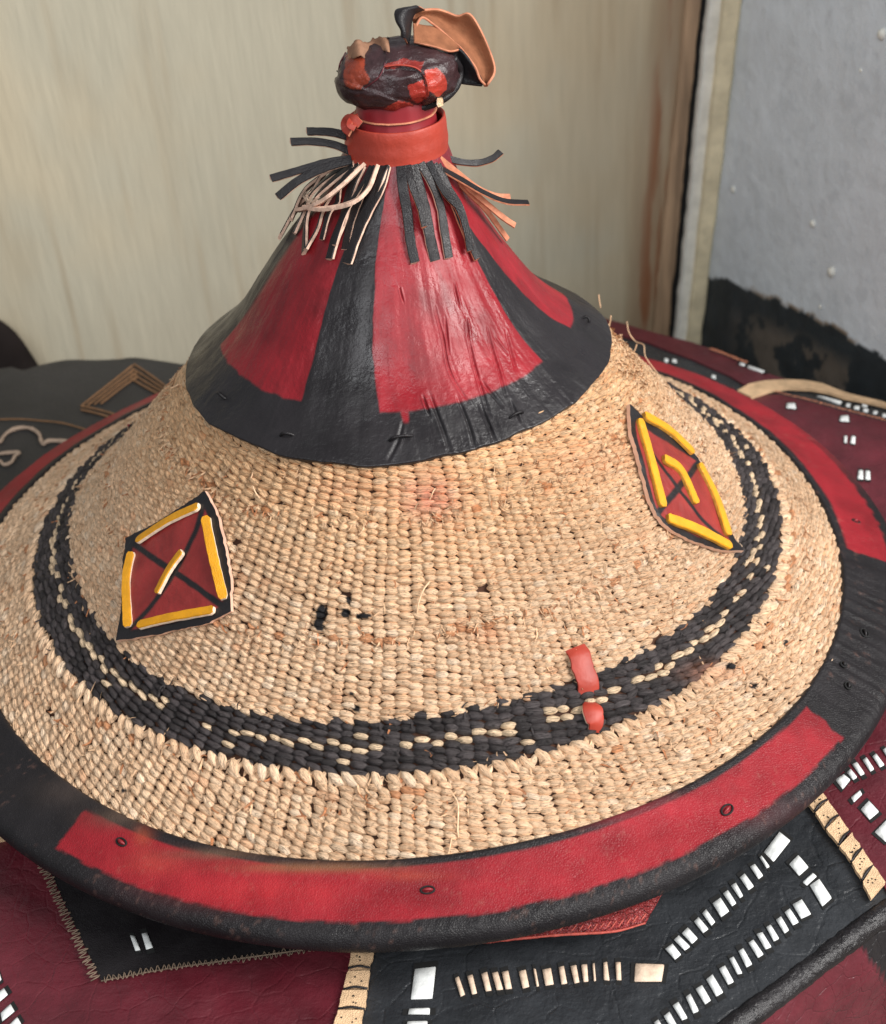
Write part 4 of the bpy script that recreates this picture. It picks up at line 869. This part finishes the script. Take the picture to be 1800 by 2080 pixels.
def cord(l,r,mat,name,n=60,jit=0): o=tube(name,[at_z(x,y,BZh+.0015) for x,y in H4(l)],r,mat,None,n=n,k=6,jit=jit); setpar(o,BAG)
for d in (0,1,2,3):
    cord([(590+d*48,985-d*6),(800+d*36,820+d*4),(965+d*14,690+d*26)],.0009,M['tanth'],'tan_piping'); cord([(975-d*8,680+d*34),(1100-d*10,762+d*30),(1260,880+d*24)],.0009,M['tanth'],'tan_piping')
for d in (0,1): cord([(590,985+d*26),(720,1012+d*30),(890,1062+d*32)],.0009,M['tanth'],'tan_piping')
cord([(-20,1082),(150,1080),(300,1092),(470,1112),(700,1180)],.0007,M['tanth'],'tan_piping')
cord([(0,1250),(40,1190),(100,1155),(170,1142),(235,1152),(285,1190),(300,1240),(318,1262),(350,1240),(420,1238),(500,1245)],.0016,M['creamth'],'cream_cord',120,.5)
cord([(-30,1335),(60,1325),(135,1322),(110,1350),(80,1395),(30,1412),(0,1385),(-30,1380)],.0015,M['creamth'],'cream_cord',90,.5)
# ------------------------------------------------------------ door, frame, wall, floor behind
UP=-unit(CAMM.T@np.array([(925-900)/CF_,(4990-CY_)/CF_,1.])); UP=UP if UP[2]>0 else -UP
def plane_hit(x,y,P0,n): d=ray(x,y); return CAMC+d*(np.dot(P0-CAMC,n)/np.dot(d,n))
DP=np.array([.235,.47,0.]); Hd=unit(np.array([-1,-.03,0.])); Hd=unit(Hd-UP*np.dot(Hd,UP)); DN=np.cross(Hd,UP); DN=DN if DN[1]<0 else -DN   # faces the camera
def slab(name,q0,q1,front,depth,mat,parent,ext=(-.55,.5),nx=2,nyv=2,colfn=None,rough=0):
    """vertical board between two picture columns q=((x at y=0),(x at y=690)); front: offset towards the camera"""
    P0=DP+DN*front
    a0,a1=plane_hit(q0[0],0,P0,DN),plane_hit(q0[1],687,P0,DN); b0,b1=plane_hit(q1[0],0,P0,DN),plane_hit(q1[1],687,P0,DN)
    la,lb=a0-a1,b0-b1; A1,A0=a1+la*ext[0],a1+la*(1+ext[1]); B1,B0=b1+lb*ext[0],b1+lb*(1+ext[1])
    u=np.linspace(0,1,nx)[None,:,None]; v=np.linspace(0,1,nyv)[:,None,None]
    X=(A1*(1-v)+A0*v)*(1-u)+(B1*(1-v)+B0*v)*u
    if rough: X=X+DN*((fbm(X.reshape(-1,3)*60,3).reshape(nyv,nx,1)-.5)*rough); 
    if rough and nx>2: X[:,0]+=Hd*((fbm(np.stack([np.arange(nyv)*.35,np.full(nyv,7.),np.full(nyv,front*99)],-1),3)-.5)*rough*2)[:,None]; X[:,-1]+=Hd*((fbm(np.stack([np.arange(nyv)*.35,np.full(nyv,2.),np.full(nyv,front*99)],-1),3)-.5)*rough*2)[:,None]
    L=X[:, :1]-DN*depth; R_=X[:, -1:]-DN*depth; Xf=np.concatenate([L,X,R_],1); w=nx+2
    # close the front edges (the returns)
    o=mesh_np(name,Xf.reshape(-1,3),gridF(w,nyv),mat,parent,colfn(Xf) if colfn else None,smooth=False); return o
DOOR=empty('plywood_door','weathered grey plywood door behind the hat','door'); FR=empty('door_frame','cream painted door frame beside the plywood door','door frame')
def doorcol(X):
    P=X.reshape(-1,3); q=disp(P); p=np.stack([P[:,0]*13,P[:,1]*13,P[:,2]*3.2],-1)
    g=fbm(p,4); g2=fbm(np.stack([P[:,0]*150,P[:,1]*150,P[:,2]*22],-1),4); b=fbm(P*5,4); st=fbm(np.stack([P[:,0]*60,P[:,1]*60,P[:,2]*3+4],-1),4)
    c=lin(194,182,156)*(.83+.24*g+.07*(g2-.5))[:,None]; bb=fbm(np.stack([P[:,0]*9,P[:,1]*9,P[:,2]*5+3],-1),5); c=c*(1-.55*sst(.42,.62,b))[:,None]+lin(174,172,156)*(.55*sst(.42,.62,b))[:,None]; c=c*(1-.4*sst(.5,.68,bb))[:,None]+lin(172,152,120)*(.4*sst(.5,.68,bb))[:,None]
    s=sst(.55,.75,st)[:,None]*.4; c=c*(1-s)+lin(150,128,98)*s
    # rubbed brown along the hinge edge
    xr=1385-(q[:,1])*.095; e=sst(-85,-15,q[:,0]-xr)+ (fbm(np.stack([P[:,0]*90,P[:,1]*90,P[:,2]*9],-1),4)-.5)*1.1; e=np.clip(e,0,1)*sst(-130,-50,q[:,0]-xr); e=e[:,None]*.75
    c=c*(1-e)+lin(140,112,84)*e
    k=sst(.62,.72,fbm(np.stack([P[:,0]*70,P[:,1]*70,P[:,2]*8+9],-1),4))*sst(-60,-20,q[:,0]-xr); k=k[:,None]*.8; c=c*(1-k)+lin(134,78,44)*k
    return c
M['door']=mk('plywood',None,.62,[(200,.0006,'n')],mottle=(160,.05),stretch=(1,1,.12))
slab('plywood_sheet',(-900,-900),(1388,1318),0,.012,M['door'],DOOR,nx=520,nyv=300,colfn=doorcol)
M['dooredge']=mk('raw_wood_edge',lin(160,132,104),.7,[(160,.001,'n')],mottle=(160,.35),stretch=(1,1,.08))
slab('edge_batten',(1389,1320),(1417,1351),.004,.02,M['dooredge'],DOOR,nx=6,nyv=120,rough=.0016)
M['framewhite']=mk('white_frame_paint',lin(228,226,216),.6,[(120,.001,'n')],mottle=(90,.12))
M['framecream']=mk('cream_frame_paint',lin(222,208,174),.6,[(120,.001,'n')],mottle=(70,.16))
slab('rebate',(1400,1330),(1446,1378),-.012,.02,M['slit'],FR)
slab('stop_bead',(1434,1368),(1463,1392),-.002,.02,M['framewhite'],FR,nx=6,nyv=160,rough=.0012)
slab('frame_post',(1464,1392),(1500,1418),.006,.05,M['framecream'],FR,nx=6,nyv=100,rough=.0012)
# wall to the right, plaster painted grey above a peeling black skirting
WALLO=empty('plaster_wall','grey plastered wall with a peeling black painted base','wall')
W0=plane_hit(1496,0,DP,DN); W1=plane_hit(1414,690,DP,DN); wd=unit(np.array([.34,-.94,0.])); WU=unit(W0-W1); WN=np.cross(wd,WU); WN=unit(WN if WN[0]<0 else -WN)
def wall():
    nx,nyv=330,420; u=np.linspace(-.02,.40,nx)[None,:,None]; v=np.linspace(-.30,.80,nyv)[:,None,None]
    X=W1+wd*u+WU*v; q=disp(X); P=X.reshape(-1,3)
    X=X+WN*((fbm(P*18,4).reshape(nyv,nx,1)-.5)*.004+(fbm(P*120,3).reshape(nyv,nx,1)-.5)*.0006)
    x,y=q[...,0],q[...,1]; n=fbm(P*80,5).reshape(nyv,nx); n2=fbm(P*30+4,5).reshape(nyv,nx)
    line=np.interp(x,[1400,1432,1522,1603,1685,1766,1900],[540,553,588,625,662,711,790])+(n-.5)*26+(n2-.5)*14
    blk=sst(-1.5,1.5,y-line)[...,None]; tanb=(sst(-9,-4,y-line)*sst(1500,1540,x)*sst(.42,.55,n2))[...,None]*(1-blk)
    c=lin(216,222,227)*(.86+.28*fbm(P*9,5).reshape(nyv,nx,1)); c=c*(1-.25*sst(.6,.7,n))[...,None]+lin(176,182,188)*(.25*sst(.6,.7,n))[...,None]
    c=c*(1-tanb)+lin(150,132,112)*tanb
    bc=lin(44,50,54)*(.6+.8*n[...,None]); pe=(sst(.47,.53,n2+ .9*(n-.5))*np.clip(sst(28,75,y-line),0,1)*sst(1450,1560,x))[...,None]*.6
    bc=bc*(1-pe)+lin(118,106,94)*(.6+.8*n[...,None])*pe
    c=c*(1-blk)+bc*blk
    mesh_np('plaster',X.reshape(-1,3),gridF(nx,nyv),M['wall'],WALLO,c.reshape(-1,3))
M['wall']=mk('painted_plaster',None,.6,[(70,.0012,'n'),(300,.0004,'n')],mottle=(60,.05))
wall()
for x,y,r in ((1484,383,.0028),(1645,452,.003),(1683,549,.0042),(1785,68,.004),(1742,142,.0016),(1660,620,.0018)):
    p=plane_hit(x,y,W1,WN); bm=bmesh.new(); bmesh.ops.create_icosphere(bm,subdivisions=2,radius=r)
    for v in bm.verts: v.co=Vector((v.co.x*.7,v.co.y,v.co.z))*(1+.3*mnoise.noise(v.co*400))+Vector(p+WN*.0005)
    for f in bm.faces:f.smooth=True
    me=bpy.data.meshes.new('plaster_blob'); bm.to_mesh(me); bm.free(); me.materials.append(M['blob'] if 'blob' in M else M['framewhite']); o=bpy.data.objects.new('plaster_blob',me); COL.objects.link(o); o.parent=WALLO
# solid dark form standing in for the soft shadow at the far left edge
def build_shadow_form():
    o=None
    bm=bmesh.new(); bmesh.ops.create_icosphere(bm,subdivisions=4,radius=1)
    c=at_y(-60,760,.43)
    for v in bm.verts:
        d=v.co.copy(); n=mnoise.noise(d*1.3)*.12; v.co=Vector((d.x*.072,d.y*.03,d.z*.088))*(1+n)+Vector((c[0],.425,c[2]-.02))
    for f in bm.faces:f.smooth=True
    me=bpy.data.meshes.new('shadow_form'); bm.to_mesh(me); bm.free(); me.materials.append(M['shade']); o=bpy.data.objects.new('shadow_form',me); COL.objects.link(o)
    tag(o,'solid dark form added in place of the soft shadow on the door at the left edge','shade')
M['shade']=mk('shadow_form',lin(30,25,24),.9,[(600,.0004,'n')],mottle=(30,.3),spec=.1)
build_shadow_form()
fl=bpy.data.meshes.new('floor'); fl.from_pydata([(-2.5,-2.5,-.2),(2.5,-2.5,-.2),(2.5,1.6,-.2),(-2.5,1.6,-.2)],[],[(0,1,2,3)]); M['floor']=mk('cement_floor',lin(110,104,98),.8,[(20,.004,'n')],mottle=(12,.3)); fl.materials.append(M['floor'])
fo=bpy.data.objects.new('floor',fl); COL.objects.link(fo); fo['kind']='structure'
